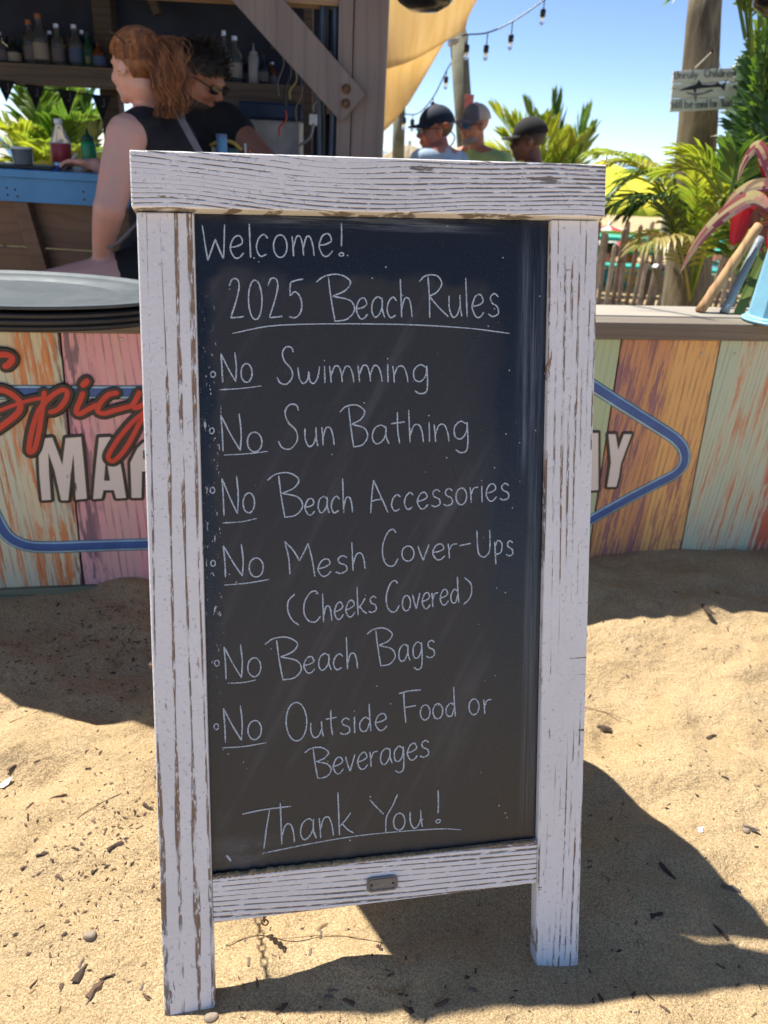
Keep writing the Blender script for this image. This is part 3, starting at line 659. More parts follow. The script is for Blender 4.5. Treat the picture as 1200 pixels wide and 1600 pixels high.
poly_letter([(215, 700), (224, 691), (262, 690), (266, 778), (250, 778), (248, 735), (222, 736), (221, 777), (206, 777), (204, 722)], holes=[[(224, 703), (246, 702), (246, 715), (224, 716)]])
poly_letter([(905, 676), (934, 676), (934, 765), (920, 766), (905, 766)])
poly_letter([(950, 678), (961, 678), (965, 703), (974, 678), (986, 678), (976, 705), (969, 724), (966, 745), (962, 760), (948, 760), (954, 722)])
red_strokes = [([(-30, 575), (-20, 558), (0, 553), (14, 554), (20, 560), (15, 568), (10, 571)], 4.6),
 ([(-40, 650), (-20, 646), (0, 640), (34, 628), (58, 622), (72, 622)], 2.6), ([(-8, 607), (10, 610), (27, 621), (33, 632), (28, 645), (10, 660), (-10, 674)], 4.4),
 ([(70, 613), (68, 632), (66, 645), (62, 672), (56, 698), (49, 706), (46, 701), (50, 675), (58, 648), (66, 634), (82, 617), (98, 608), (106, 612), (102, 626), (92, 638), (80, 643)], 3.6),
 ([(136, 595), (131, 600)], 4.6), ([(130, 614), (126, 625), (120, 640), (124, 646), (136, 640), (150, 632)], 3.8),
 ([(182, 613), (170, 616), (158, 628), (153, 640), (162, 645), (180, 640), (206, 633)], 3.8),
 ([(218, 613), (212, 625), (208, 633), (214, 636), (228, 628), (242, 610)], 3.9), ([(240, 615), (230, 638), (206, 660), (186, 684), (172, 706), (170, 716), (178, 719), (192, 706), (206, 684), (222, 655), (240, 640)], 3.4)]
for pts, r in red_strokes:
    mb = MB(); pen(mb, pts, (r+6.6)*PXM, -.0040, .05); wbuild('script_outline', mb, blk, smooth=True)
for pts, r in red_strokes:
    mb = MB(); pen(mb, pts, (r+.6)*PXM, -.0046, .10); wbuild('script_letter', mb, redp, smooth=True)

# ------------------------------------------------------------------ round tray on the wall, pail and sticks
tc = on_z(15, 449, .79); TR = .36
tray = root('serving_tray', (tc.x, tc.y, .742), 'wide dull zinc tray with raised lip on dark rings, lying on the wall', 'tray')
t = NT('zinc'); v = t.obj(); t.col(t.mix(t.ramp(t.noise(v, 9, 6, .7), .3, .7), (.055, .07, .08), (.085, .10, .11))); t.set(t.mix(t.noise(v, 25, 4), (.5,)*3, (.65,)*3), .15, Specular_IOR_Level=.25); t.bump(t.noise(v, 160, 3), .12, .001)
KY_ = .60
def oval(pr): return MB().lathe(pr, (tc.x, tc.y, 0), 128, sy=KY_)
build('tray_top', oval([(.05, .7825), (TR-.034, .7825), (TR-.024, .783), (TR-.021, .787), (TR-.013, .789), (TR-.008, .7895), (TR-.002, .793), (TR, .792), (TR, .786), (.10, .779)]), t.mat, tray, smooth=True)
for i, zz in enumerate((.7425, .7545, .7665)):
    r = TR-.003-.0025*((i+1) % 2); build('base_ring', oval([(.08, zz), (r-.004, zz), (r, zz+.003), (r, zz+.0085), (r-.004, zz+.0115), (.08, zz+.0115)]), M_['black'], tray)
pc = on_z(1216, 503, .7435)
pail = root('upturned_pail', (pc.x, pc.y, .7435), 'pale blue upturned pail with dark script letter, standing on the sill at right', 'pail')
pblue = simple('pail_blue', (.26, .56, .72), .38, var=.05, bump=.05)
build('pail_body', MB().lathe([(.086, .004), (.085, .012), (.079, .014), (.077, .05), (.066, .20), (.060, .215), (.004, .217)], (pc.x, pc.y, .7435), 10), pblue, pail, bevel=.002)
build('pail_rim', MB().lathe([(.088, 0), (.091, .002), (.091, .006), (.086, .008), (.080, .006), (.080, .001)], (pc.x, pc.y, .7435), 40), pblue, pail, smooth=True)
dk = simple('pail_print', (.03, .07, .14), .5, bump=0)
def pailpt(a, z):                                    # a = metres round from the front, z above the sill
    # flat facets: project along the radial direction onto the body
    r = .0795-.073*(z-.014)*1.0; th = a/r - math.pi/2 - .12
    k = math.pi/10; loc = ((th) % (2*k))-k; rr = r*math.cos(k)/math.cos(loc)
    return Vector((pc.x+rr*1.035*math.cos(th), pc.y+rr*1.035*math.sin(th), .7435+z))
mb = MB(); mb.tube([pailpt(a, z) for a, z in [(p.x, p.y) for p in crom([(.010, .128, 0), (.0, .138, 0), (-.010, .132, 0), (-.010, .118, 0), (.0, .108, 0), (.004, .094, 0), (-.006, .084, 0), (-.022, .082, 0), (-.034, .090, 0), (-.036, .102, 0), (-.028, .106, 0)], 5)]], .0014, 6)
build('script_mark', mb, dk, pail)
LET = {'S': [[(3, 5), (1, 6), (0, 4.6), (3, 2.2), (2, 0), (0, 1)]], 'U': [[(0, 6), (0, 1.5), (1.5, 0), (3, 1.5), (3, 6)]], 'N': [[(0, 0), (0, 6)], [(0, 6), (3, 0)], [(3, 0), (3, 6)]], 'H': [[(0, 0), (0, 6)], [(3, 0), (3, 6)], [(0, 3), (3, 3)]]}
for i, ch in enumerate('SUNSH'):
    mb = MB()
    for st in LET[ch]: mb.tube([pailpt(-.046+i*.0085+x*.0016, .040+y*.0015) for x, y in st], .0006, 5)
    build('letter', mb, dk, pail)
def stick(name, a, b, r, mat, label, cat, knots=0, lean=(0, 0, 0)):
    P = crom([a, Vector(a).lerp(Vector(b), .5)+Vector(lean), b], 6); mb = MB(); rr = []
    for i in range(len(P)): rr.append(r*(1-.12*i/len(P))*(1.14 if knots and i % knots == knots-1 else 1))
    mb.tube(P, rr, 10); return tag(build(name, mb, mat, smooth=True), label, cat)
stick('bamboo_stick', on_z(1093, 487, .745), at(1186, 352, 2.22), .0135, rawwood('tan_cane', 'z', 3, (.52, .30, .13), (.42, .24, .11), 30, 2), 'tan bamboo stick leaning against the pail, foot on the sill', 'stick', 4)
stick('grey_stick', on_z(1131, 489, .745), at(1188, 372, 2.24), .0125, simple('grey_pole', (.22, .25, .27), .5), 'grey round stick between the tan bamboo and the pail', 'stick')

# ------------------------------------------------------------------ the bar hut behind
PW = simple('post_paint', (.19, .155, .145), .7, var=.16, scale=5, bump=.35)
PWg = rawwood('stained_post', 'z', 5, (.20, .165, .15), (.165, .135, .125), 26, 2.2, rough=.65, lineamt=.35, dark=(.10, .08, .075))
tarn = simple('navy_tarp', (.022, .032, .060), .75, var=.3, scale=3, bump=.3)
rafm = rawwood('rafter_wood', 'x', 15, (.10, .075, .055), (.07, .055, .045), 30, 3)
shm = rawwood('shelf_wood', 'x', 25, (.17, .135, .10), (.12, .10, .08), 34, 3)
hut = root('bar_hut', (-.6, 2.9, 0), 'open timber beach bar with stained corner post, dark roof and back shelf, behind the woman', 'bar')
pl, pr_ = at(530, 120, 2.92), at(602, 120, 2.92)
px0, px1 = pl.x, pr_.x; yF = 2.90
mb = MB().box((px0+.045, yF, -.1), (px1, yF+.16, 2.75)); build('post', mb, PWg, hut, bevel=.004)
mb = MB().box((px0-.004, yF-.004, -.1), (px0+.043, yF+.14, 2.75)); build('post_trim', mb, PWg, hut, bevel=.003)
b0, b1 = at(546, 162, yF-.02), at(352, -58, yF-.02); dv = (b1-b0).normalized()
bw = .118
mb = MB(); mb.bar(b0-dv*.02, b0+dv*1.15, bw, .036, up=(0, 1, 0)); brace = build('brace', mb, PWg, hut, bevel=.003)
for p in ((541, 139), (540, 162)):
    q = at(*p, yF-.039); mb = MB(); mb.lathe([(.0155, 0), (.0155, .002), (.009, .003), (.009, .009), (.001, .010)], q, 16, axis=(0, -1, 0)); build('bolt', mb, M_['rust'], hut)
hz = at(480, 4, yF).z
lw = rawwood('fresh_beam', 'x', 45, (.42, .28, .16), (.36, .23, .13), 34, 3)
build('header_beam', MB().box((-3.4, yF+.03, hz), (px0-.006, yF+.12, hz+.18)), lw, hut, bevel=.004)
# roof, rafters, rear posts, back wall and shelf
YB = 4.45
build('roof', MB().add([(-3.8, 2.62, 2.12), (-.17, 2.62, 2.12), (-.17, 4.75, 2.38), (-3.8, 4.75, 2.38), (-3.8, 2.62, 2.16), (-.17, 2.62, 2.16), (-.17, 4.75, 2.42), (-3.8, 4.75, 2.42)], [(0, 3, 2, 1), (4, 5, 6, 7), (0, 1, 5, 4), (1, 2, 6, 5), (2, 3, 7, 6), (3, 0, 4, 7)]), tarn, hut)
for x in (-3.4, -2.85, -2.3, -1.75, -1.2, -.65, -.21):
    mb = MB(); mb.bar((x, 2.66, 2.04), (x, 4.72, 2.295), .04, .12, up=(0, 0, 1)); build('rafter', mb, rafm, hut)
for x in (-3.3, -1.52, -.36): build('rear_post', MB().box((x, YB-.15, -.1), (x+.09, YB-.06, 2.18)), rafm, hut, bevel=.003)
sf0 = at(0, 98, 4.1).z
build('back_wall', MB().box((-3.6, YB-.055, sf0-.02), (-.20, YB-.03, 2.3)), tarn, hut)
build('back_wall_lower', MB().box((-1.02, YB-.055, 0), (-.30, YB-.03, sf0-.022)), tarn, hut)
build('shelf_fascia', MB().box((-3.4, 4.06, sf0-.085), (-.95, 4.10, sf0)), shm, hut, bevel=.002)
build('shelf_board', MB().box((-3.4, 4.102, sf0-.028), (-.95, YB-.16, sf0-.002)), shm, hut)
sf1 = at(345, 128, 4.1).z
build('shelf_fascia', MB().box((-.93, 4.06, sf1-.11), (-.26, 4.095, sf1)), shm, hut, bevel=.002)
build('shelf_board', MB().box((-.93, 4.097, sf1-.028), (-.26, YB-.16, sf1-.002)), shm, hut)
build('added_dark_floor', MB().box((-3.6, 3.42, -.05), (-.3, YB+.1, .02)), rafm, hut)  # unseen dark deck, added to cut light bouncing off the sand inside
build('added_side_blocker', MB().box((-3.63, 3.0, .0), (-3.605, YB, 2.2)), tarn, hut)  # unseen panel added at the open left end to keep light out
for x in (-2.05, -1.2, -.62):    # slanted ties seen against the dark wall
    mb = MB(); mb.bar((x, 4.3, sf0+.25), (x-.28, 4.3, 2.2), .035, .05, up=(0, 1, 0)); build('tie', mb, rafm, hut)
build('upper_beam', MB().box((-3.4, 3.95, 1.72), (-.3, 4.0, 1.79)), shm, hut)
# cables down the inside of the post
for i, (dx_, r) in enumerate(((-.022, .012), (-.048, .006), (-.062, .010))):
    P = [Vector((px0+dx_+.004*math.sin(k*.9+i), yF+.06+.006*math.sin(k*1.3), 2.6-k*.14)) for k in range(17)]
    mb = MB(); mb.tube(crom(P, 3), r, 8); build('cable', mb, simple('cable_blue', (.03, .06, .10), .4) if i != 1 else M_['black'], hut, smooth=True)
# ---- bottles and things on the shelves (each its own)
gl = {'clear': glass('clear_glass', (.42, .47, .48), .06, .85), 'green': glass('green_glass', (.03, .10, .05), .1, .3), 'brown': glass('amber_glass', (.16, .06, .02), .1, .3), 'dark': glass('dark_glass', (.02, .025, .03), .15, .1), 'squeeze': simple('squeeze_plastic', (.35, .36, .38), .5)}
capm = {'s': simple('silver_cap', (.6, .6, .6), .3, .8), 'k': M_['black'], 'o': simple('orange_cap', (.35, .13, .05), .5)}
labm = [simple('paper_%d' % i, c, .7, var=.05) for i, c in enumerate([(.30, .28, .25), (.12, .12, .13), (.06, .1, .2), (.2, .15, .09)])]
def bottle(x, y, z, h, r, kind, cp, lb, label, cat='bottle', grp=None, hold=None):
    o = root('bottle', (x, y, z), label, cat, grp)
    build('bottle_body', MB().lathe([(r*.9, 0), (r, .006), (r, h*.52), (r*.9, h*.62), (r*.38, h*.74), (r*.33, h*.9), (r*.34, h*.92)], (x, y, z), 16), gl[kind], o, smooth=True)
    build('cap', MB().lathe([(r*.40, h*.905), (r*.42, h*.915), (r*.40, h*.995), (r*.2, h)], (x, y, z), 12), capm[cp], o)
    if lb is not None: build('paper_label', MB().lathe([(r*1.012, h*.14), (r*1.02, h*.145), (r*1.02, h*.45), (r*1.012, h*.455)], (x, y, z), 16), labm[lb], o, smooth=True)
    return o
rb = random.Random(5)
bl = [(4, 30, .06, 'clear', 's', 1, 'clear bottle cut by the left edge of the photo'), (25, 26, .05, 'dark', 'k', 0, 'short dark bottle with pale label, second on the left shelf'),
      (52, 42, .055, 'clear', 'o', 1, 'clear round bottle with orange stopper on the left shelf'), (68, 48, .06, 'clear', 'o', 0, 'tallest clear bottle with large label and orange stopper on shelf'),
      (95, 40, .052, 'clear', 's', 1, 'clear bottle with silver collar right of the tallest bottle'), (122, 40, .055, 'clear', 's', 2, 'clear round bottle with bright shoulder, nearest the woman\'s face'),
      (141, 34, .04, 'green', 'k', None, 'slim dark green bottle on the left shelf beside the woman'), (157, 27, .048, 'brown', 'k', 2, 'amber bottle with blue label just behind the woman\'s head')]
for x, hp, w, k, cp, lb, lab in bl:
    p = at(x, 98+x*.1, 4.2); bottle(p.x, 4.2, sf0-.002, hp*.0042*1.08, w*.62, k, cp, lb, lab, grp='bottles on the left back shelf')
for i, (x, w, k, cp, lb, lab) in enumerate([(352, .045, 'clear', 's', None, 'clear bottle with bright pourer behind the bartender\'s head'), (368, .058, 'clear', 's', 0, 'square clear bottle with silver top beside the bartender'), (412, .04, 'dark', 'k', 1, 'dark short bottle at the right end of the shelf'), (338, .04, 'brown', 'k', 1, 'amber bottle partly hidden by the bartender\'s hair')]):
    p = at(x, 128, 4.2); bottle(p.x, 4.2, sf1-.002, (.22, .20, .13, .21)[i], w*.62, k, cp, lb, lab, grp='bottles on the right back shelf')
for i, (x, w, h_, k, cp, lab) in enumerate([(14, .034, .13, 'dark', 'k', 'small dark bottle in the back row, near the left photo edge'), (40, .034, .15, 'green', 'k', 'dark green bottle in the back row behind the orange stoppers'), (83, .034, .16, 'dark', 's', 'dark bottle in the back row, right of the tallest bottle'), (109, .032, .15, 'brown', 'k', 'amber bottle in the back row between two silver collars'), (132, .032, .17, 'dark', 's', 'dark slim bottle in the back row behind the green bottle'), (150, .034, .14, 'dark', 'k', 'dark bottle in the back row beside the woman\'s hair')]):
    p = at(x, 98, 4.29); bottle(p.x, 4.29, sf0-.002, h_, w*.8, k, cp, 1, lab, grp='bottles on the left back shelf')
for i, (x, h_, k, cp, lab) in enumerate([(384, .12, 'dark', 'k', 'small dark bottle between the clear bottle and the squeeze bottle'), (425, .11, 'brown', 's', 'small amber bottle farthest right on the back shelf'), (360, .15, 'green', 'k', 'green bottle in the back row beside the bartender')]):
    p = at(x, 128, 4.29); bottle(p.x, 4.29, sf1-.002, h_, .026, k, cp, 1, lab, grp='bottles on the right back shelf')
p = at(397, 128, 4.2); o = root('squeeze_bottle', (p.x, 4.2, sf1-.002), 'grey squeeze bottle with pointed tip on the right back shelf', 'squeeze bottle')
build('bottle_body', MB().lathe([(.024, 0), (.025, .004), (.025, .12), (.018, .128)], (p.x, 4.2, sf1-.002), 16), gl['squeeze'], o, smooth=True); build('nozzle', MB().lathe([(.019, .1285), (.019, .138), (.006, .145), (.003, .175)], (p.x, 4.2, sf1-.002), 12), gl['squeeze'], o, smooth=True)

# ---- blue fronted serving counter
CA, CB = at(-240, 300, 2.86), at(330, 300, 3.02)
cang = math.atan2(.075, 1); czt = .975
MC = Matrix.Translation(Vector((at(75, 275, 2.88).x, 2.88, 0))) @ Matrix.Rotation(R_(-3), 4, 'Z')
ctr = root('serving_counter', (0, 0, 0), 'serving counter with bright blue fascia and brown planks, left of the woman', 'counter', M=MC)
blue = simple('counter_blue', (.07, .27, .52), .55, var=.08, scale=5, bump=.25)
cb = lambda nm, mb, mt, **k: build(nm, mb, mt, ctr, local=True, **k)
brw = rawwood('counter_planks', 'x', 61, (.21, .115, .06), (.16, .085, .045), 22, 4, rough=.6, lineamt=.5)
cb('fascia', MB().box((-1.6, 0, czt-.105), (1.0, .02, czt-.026)), blue, bevel=.002)
cb('top_edge', MB().box((-1.6, -.012, czt-.0255), (1.0, .03, czt)), blue, bevel=.002)
cb('counter_top', MB().box((-1.6, .031, czt-.025), (1.0, .5, czt)), simple('counter_laminate', (.30, .31, .32), .4), bevel=.002)
for i in range(5): cb('front_plank', MB().box((-1.6, .055, czt-.262-i*.162), (1.0, .075, czt-.107-i*.162)), brw, bevel=.003)
for x in (-.15, -.9):
    mb = MB().prism([(x, czt-.107), (x+.055, czt-.107), (x+.10, czt-.36), (x+.05, czt-.38)], .012, .053); cb('bracket', mb, brw, bevel=.002)
for x, z in ((-.155, .062), (-.125, .066), (-.155, .085), (-.12, .088), (.12, .06), (.12, .085), (.35, .06), (.35, .085)):
    mb = MB(); mb.lathe([(.004, 0), (.004, .001), (.0005, .0014)], (x, -.0003, czt-z), 10, axis=(0, -1, 0)); cb('nail', mb, M_['rust'])
tag(build('bar_mat', MB().box((at(0, 268, 2.95).x-.5, 2.93, czt+.0005), (at(86, 268, 2.95).x, 3.10, czt+.012)), M_['black'], bevel=.003), 'long black rubber bar mat lying on the blue counter', 'bar mat')
cz = czt+.001
def jar(nm, px, py, Y, r, h, mat, label, cat, lid=None, cont=None):
    p = at(px, py, Y); z = cz
    o = root(nm, (p.x, Y, z), label, cat); build('cup_wall', MB().lathe([(r*.88, 0), (r*.9, .004), (r, h), (r*.96, h), (r*.86, .006)], (p.x, Y, z), 24), mat, o, smooth=True)
    if lid: build('rim', MB().lathe([(r*.99, h-.001), (r*1.05, h+.001), (r*1.05, h+.006), (r*.97, h+.006)], (p.x, Y, z), 24), lid, o, smooth=True)
    if cont: build('contents', MB().lathe([(r*.84, .008), (r*.88, h*.6), (r*.4, h*.63)], (p.x, Y, z), 20), cont, o, smooth=True)
    return o
jar('plastic_jar', 38, 265, 3.02, .036, .062, glass('jar_plastic', (.62, .66, .62), .15, .75), 'clear plastic jar of limes on the blue counter beside yellow flowers', 'jar', M_['white'], simple('lime_pieces', (.35, .42, .12), .6, scale=60))
p = at(99, 262, 3.16); o = root('water_bottle', (p.x, 3.16, cz), 'clear bottle with a red label and ribbed neck standing on the blue counter', 'bottle')
build('bottle_body', MB().lathe([(.032, 0), (.036, .006), (.036, .085), (.031, .10), (.020, .125), (.014, .14), (.013, .15)], (p.x, 3.16, cz), 24), glass('pet', (.72, .78, .82), .12, .6), o, smooth=True)
build('wrap_label', MB().lathe([(.0363, .022), (.0368, .023), (.0368, .083), (.0363, .084)], (p.x, 3.16, cz), 24), simple('red_label', (.38, .03, .035), .4, var=.1), o, smooth=True)
build('cap', MB().lathe([(.0145, .1505), (.0148, .166), (.010, .168)], (p.x, 3.16, cz), 16), M_['white'], o)
p = at(141, 258, 3.06); o = root('squirt_bottle', (p.x, 3.06, cz), 'green squirt bottle with a pointed cap, between the red label and the woman', 'squeeze bottle')
build('bottle_body', MB().lathe([(.023, 0), (.026, .005), (.026, .085), (.022, .098)], (p.x, 3.06, cz), 20), simple('green_plastic', (.01, .26, .10), .35, var=.05, bump=0), o, smooth=True)
build('nozzle', MB().lathe([(.022, .0985), (.022, .11), (.008, .118), (.003, .14)], (p.x, 3.06, cz), 14), simple('dark_green_cap', (.01, .06, .035), .4, bump=0), o, smooth=True)
# things on the bar to the right of the woman
p = at(347, 236, 3.05); o = root('tumbler', (p.x, 3.05, cz), 'slim light blue insulated tumbler with darker lid on the bar', 'tumbler')
hh = at(347, 209, 3.05).z-cz
build('tumbler_body', MB().lathe([(.016, 0), (.018, .004), (.019, hh-.012)], (p.x, 3.05, cz), 20), simple('sky_enamel', (.22, .50, .72), .35, var=.04, bump=0), o, smooth=True)
build('lid', MB().lathe([(.0195, hh-.0118), (.0195, hh-.002), (.015, hh)], (p.x, 3.05, cz), 20), simple('lid_violet', (.16, .22, .38), .4, bump=0), o)
yel = simple('yellow_plastic', (.70, .46, .09), .5, var=.06, bump=0)
p = at(352, 236, 3.15); o = root('napkin_caddy', (p.x, 3.15, cz), 'teal caddy with a curved yellow handle behind the blue tumbler', 'caddy')
build('caddy_body', MB().lathe([(.055, 0), (.058, .004), (.050, .10), (.045, .10)], (p.x, 3.15, cz), 6), simple('teal_plastic', (.05, .14, .15), .5), o)
mb = MB(); mb.tube(crom([(p.x-.05, 3.13, cz+.105), (p.x-.01, 3.13, cz+.122), (p.x+.035, 3.13, cz+.118), (p.x+.064, 3.13, cz+.095)], 6), .012, 8, flat=.6); build('handle', mb, yel, o, smooth=True)
p = at(386, 236, 3.0); o = root('pen_cup', (p.x, 3.0, cz), 'black rounded cup of pens and an orange lighter on the bar', 'cup')
build('cup_wall', MB().lathe([(.03, 0), (.034, .01), (.036, .05), (.024, .075), (.02, .075)], (p.x, 3.0, cz), 20), M_['black'], o, smooth=True)
for dx_, zt, cc in ((-.004, .118, (.6, .65, .7)), (.008, .10, (.62, .16, .04)), (.014, .09, (.5, .52, .55))):
    mb = MB(); mb.tube([(p.x+dx_, 3.0, cz+.05), (p.x+dx_*1.4, 2.995, cz+zt)], .0045, 8); build('pen', mb, simple('pen_colour', cc, .4, bump=0), o)
# white drinks cooler with blue band, and odds hung beside it
kx0, kx1, KY = at(375, 200, 3.95).x, at(468, 200, 3.95).x, 3.95
kz1 = at(420, 160, KY).z; kz0 = kz1-.42
o = root('drinks_cooler', ((kx0+kx1)/2, KY, kz0), 'white drinks cooler with a dark blue band at the back of the bar', 'cooler')
mb = MB().box((kx0, KY, kz0), (kx1, KY+.3, kz1-.07)); build('cooler_body', mb, simple('cooler_white', (.50, .50, .48), .45, var=.2, scale=6), o, bevel=.012)
build('cooler_lid', MB().box((kx0-.008, KY-.01, kz1-.068), (kx1+.008, KY+.31, kz1)), simple('cooler_blue', (.02, .045, .11), .45), o, bevel=.01)
build('back_bench', MB().box((-1.02, KY-.08, kz0-.045), (-.3, YB-.06, kz0-.002)), shm, hut, bevel=.003)
for x in (-1.0, -.36): build('bench_leg', MB().box((x, KY-.06, -.1), (x+.05, KY-.01, kz0-.047)), shm, hut)
tools = [((440, 75), (436, 150), .007, (.16, .16, .16), 'grey cord hanging from a hook beside the brace'), ((452, 85), (447, 165), .012, (.04, .04, .045), 'black strap hanging at the end of the back shelf'),
         ((462, 110), (453, 155), .009, (.38, .33, .10), 'olive yellow cord hanging at the end of the shelf'), ((446, 172), (437, 212), .011, (.50, .05, .03), 'red handled opener hanging against the white cooler'),
         ((470, 120), (463, 190), .008, (.12, .10, .09), 'brown leather strap hanging beside the red handled opener'), ((500, 140), (490, 175), .006, (.30, .30, .30), 'grey cable hanging over the junction box near the post')]
for a_, b_, r, cc, lab in tools:
    p, q = at(*a_, 3.75), at(*b_, 3.75); mb = MB(); mb.tube(crom([p, p.lerp(q, .35)+Vector((.012, 0, 0)), p.lerp(q, .7)-Vector((.008, 0, 0)), q], 5), [r*.5, r], 8, flat=.5)
    tag(build('hanging_tool', mb, simple('tool_colour', cc, .5), smooth=True), lab, 'tool')
mb = MB(); a_ = at(424, 72, 3.9); mb.bar(a_, a_+Vector((.32, 0, -.02)), .018, .018); build('hook_rail', mb, rafm, hut)
p = at(490, 187, 3.4); tag(build('junction_box', MB().box((p.x-.018, 3.4, p.z-.02), (p.x+.018, 3.43, p.z+.02)), M_['white'], bevel=.003), 'small pale junction box with cables beside the corner post', 'junction box')
P = [at(490, 193, 3.4), at(484, 215, 3.4), at(462, 232, 3.4), at(455, 246, 3.4), at(457, 275, 3.4)]
mb = MB(); mb.tube(crom(P, 6), .0055, 6); tag(build('power_cable', mb, simple('grey_cable', (.25, .27, .28), .5), smooth=True), 'grey cable curving down from the junction box', 'cable')
mb = MB(); mb.box((at(474, 200, 3.9).x, 3.9, 0), (at(487, 200, 3.9).x, 3.95, 2.2)); build('inner_post', mb, rafm, hut)

# ---- bunting under the shelf
q0, q1 = at(-40, 118, 3.98), at(180, 152, 3.98)
cord = crom([q0, q0.lerp(q1, .5)+Vector((0, 0, -.012)), q1], 10); mb = MB(); mb.tube(cord, .003, 5)
bun = root('bunting', q0, 'string of black triangular pennants with pale J marks below the back shelf', 'bunting')
build('cord', mb, M_['black'], bun)
for px_, top, tip, hw in ((8, 124, 160, 15), (54, 131, 171, 15), (105, 139, 181, 15), (158, 148, 190, 15)):
    a_, b_, c_ = at(px_-hw, top, 3.975), at(px_+hw, top+3, 3.975), at(px_+2, tip, 3.97)
    mid = (a_+b_)/2+Vector((0, .012, 0)); mb = MB(); vs = [a_, mid, b_, c_, (a_+c_)/2, (b_+c_)/2, (mid+c_)/2+Vector((0, .01, 0))]
    mb.add(vs+[v_+Vector((0, .003, 0)) for v_ in vs], [(0, 4, 6, 1), (1, 6, 5, 2), (4, 3, 6), (6, 3, 5), (7, 8, 13, 11), (8, 9, 12, 13), (11, 13, 10), (13, 12, 10)])
    pn = build('pennant', mb, M_['blackcloth'], bun)
    m2 = MB(); k0 = at(px_+2, top+8, 3.964); m2.tube(crom([k0+Vector((.006, 0, .006)), k0+Vector((.007, 0, -.02)), k0+Vector((0, 0, -.03)), k0+Vector((-.008, 0, -.024))], 4), .0022, 5); build('emblem', m2, labm[1], bun)

# ------------------------------------------------------------------ palms and other plants
LF = [leaf('palm_yellow_green', (.42, .44, .05), (.22, .32, .04), .45), leaf('palm_green', (.10, .20, .03), (.18, .27, .045), .4), leaf('palm_dark', (.045, .105, .03), (.07, .15, .04), .35), leaf('palm_dry', (.42, .33, .12), (.30, .30, .08), .35)]
stemm = simple('palm_stem', (.22, .25, .06), .5)
def frond_mb(base, tip, lift, n=26, L=.30, wd=.022, rng=random, droop=.25, fold=.5):
    base, tip = Vector(base), Vector(tip); ln = (tip-base).length
    mid = base.lerp(tip, .5)+Vector((0, 0, lift)); C = crom([base, base.lerp(mid, .55)+Vector((0, 0, lift*.22)), mid, mid.lerp(tip, .55)+Vector((0, 0, lift*.16)), tip], 6)
    k = len(C); mb = MB(); mb.tube(C, [.008, .002], 5)
    st = int(k*.22)
    for i in range(n):
        q = st/k+(1-st/k)*(i/(n-1)); f_ = q*(k-1); a = int(min(k-2, f_)); p = C[a].lerp(C[a+1], f_-a); t_ = (C[a+1]-C[a]).normalized()
        sd_ = t_.cross(Vector((0, 0, 1)));
        if sd_.length < .1: sd_ = t_.cross(Vector((0, 1, 0)))
        sd_.normalize(); un = sd_.cross(t_).normalized()
        ll = L*(math.sin(math.pi*(.18+.80*(i/(n-1))))**.6)*rng.uniform(.85, 1.12)
        for sg in (-1, 1):
            d = (sd_*sg*(1-.45*q)+t_*(.55+.75*q)+un*(fold*.5)+Vector((rng.uniform(-.10, .10), rng.uniform(-.10, .10), rng.uniform(-.10, .10)))).normalized()
            wv = d.cross(un).normalized(); w_ = wd*rng.uniform(.8, 1.15)
            p1 = p+d*ll*.42+Vector((0, 0, -droop*ll*.12)); p2 = p+d*ll*.78+Vector((0, 0, -droop*ll*.42)); p3 = p+d*ll+Vector((0, 0, -droop*ll*.80))
            cr = un*w_*.22
            mb.add([p, p1+wv*w_*.5+cr, p1, p1-wv*w_*.5+cr, p2+wv*w_*.38+cr, p2, p2-wv*w_*.38+cr, p3], [(0, 2, 1), (0, 3, 2), (1, 2, 5, 4), (2, 3, 6, 5), (4, 5, 7), (5, 6, 7)])
    return mb
def palm(name, base, label, cat, fr, L=.30, wd=.022, n=26, mats=(0, 1), trunk=None, seed=1, droop=.25, group=None):
    """fr: list of (tip point, lift); every frond grows from the palm's base"""
    base = Vector(base); o = root(name, (base.x, base.y, 0), label, cat, group); rng = random.Random(seed)
    if trunk:
        mb = MB(); P = [Vector((base.x, base.y, -.05)), Vector((base.x+.01, base.y, base.z*.5)), base]; mb.tube(crom(P, 6), [trunk, trunk*.7], 10); build('trunk', mb, simple('palm_trunk', (.16, .13, .07), .8), o, smooth=True)
    for i, f_ in enumerate(fr):
        tip, lift = f_[0], f_[1]; m_ = f_[2] if len(f_) > 2 else mats[i % len(mats)]; bs = f_[3] if len(f_) > 3 else base
        build('frond', frond_mb(bs, tip, lift, n, L, wd, rng, droop), [LF[m_]], o)
    return o
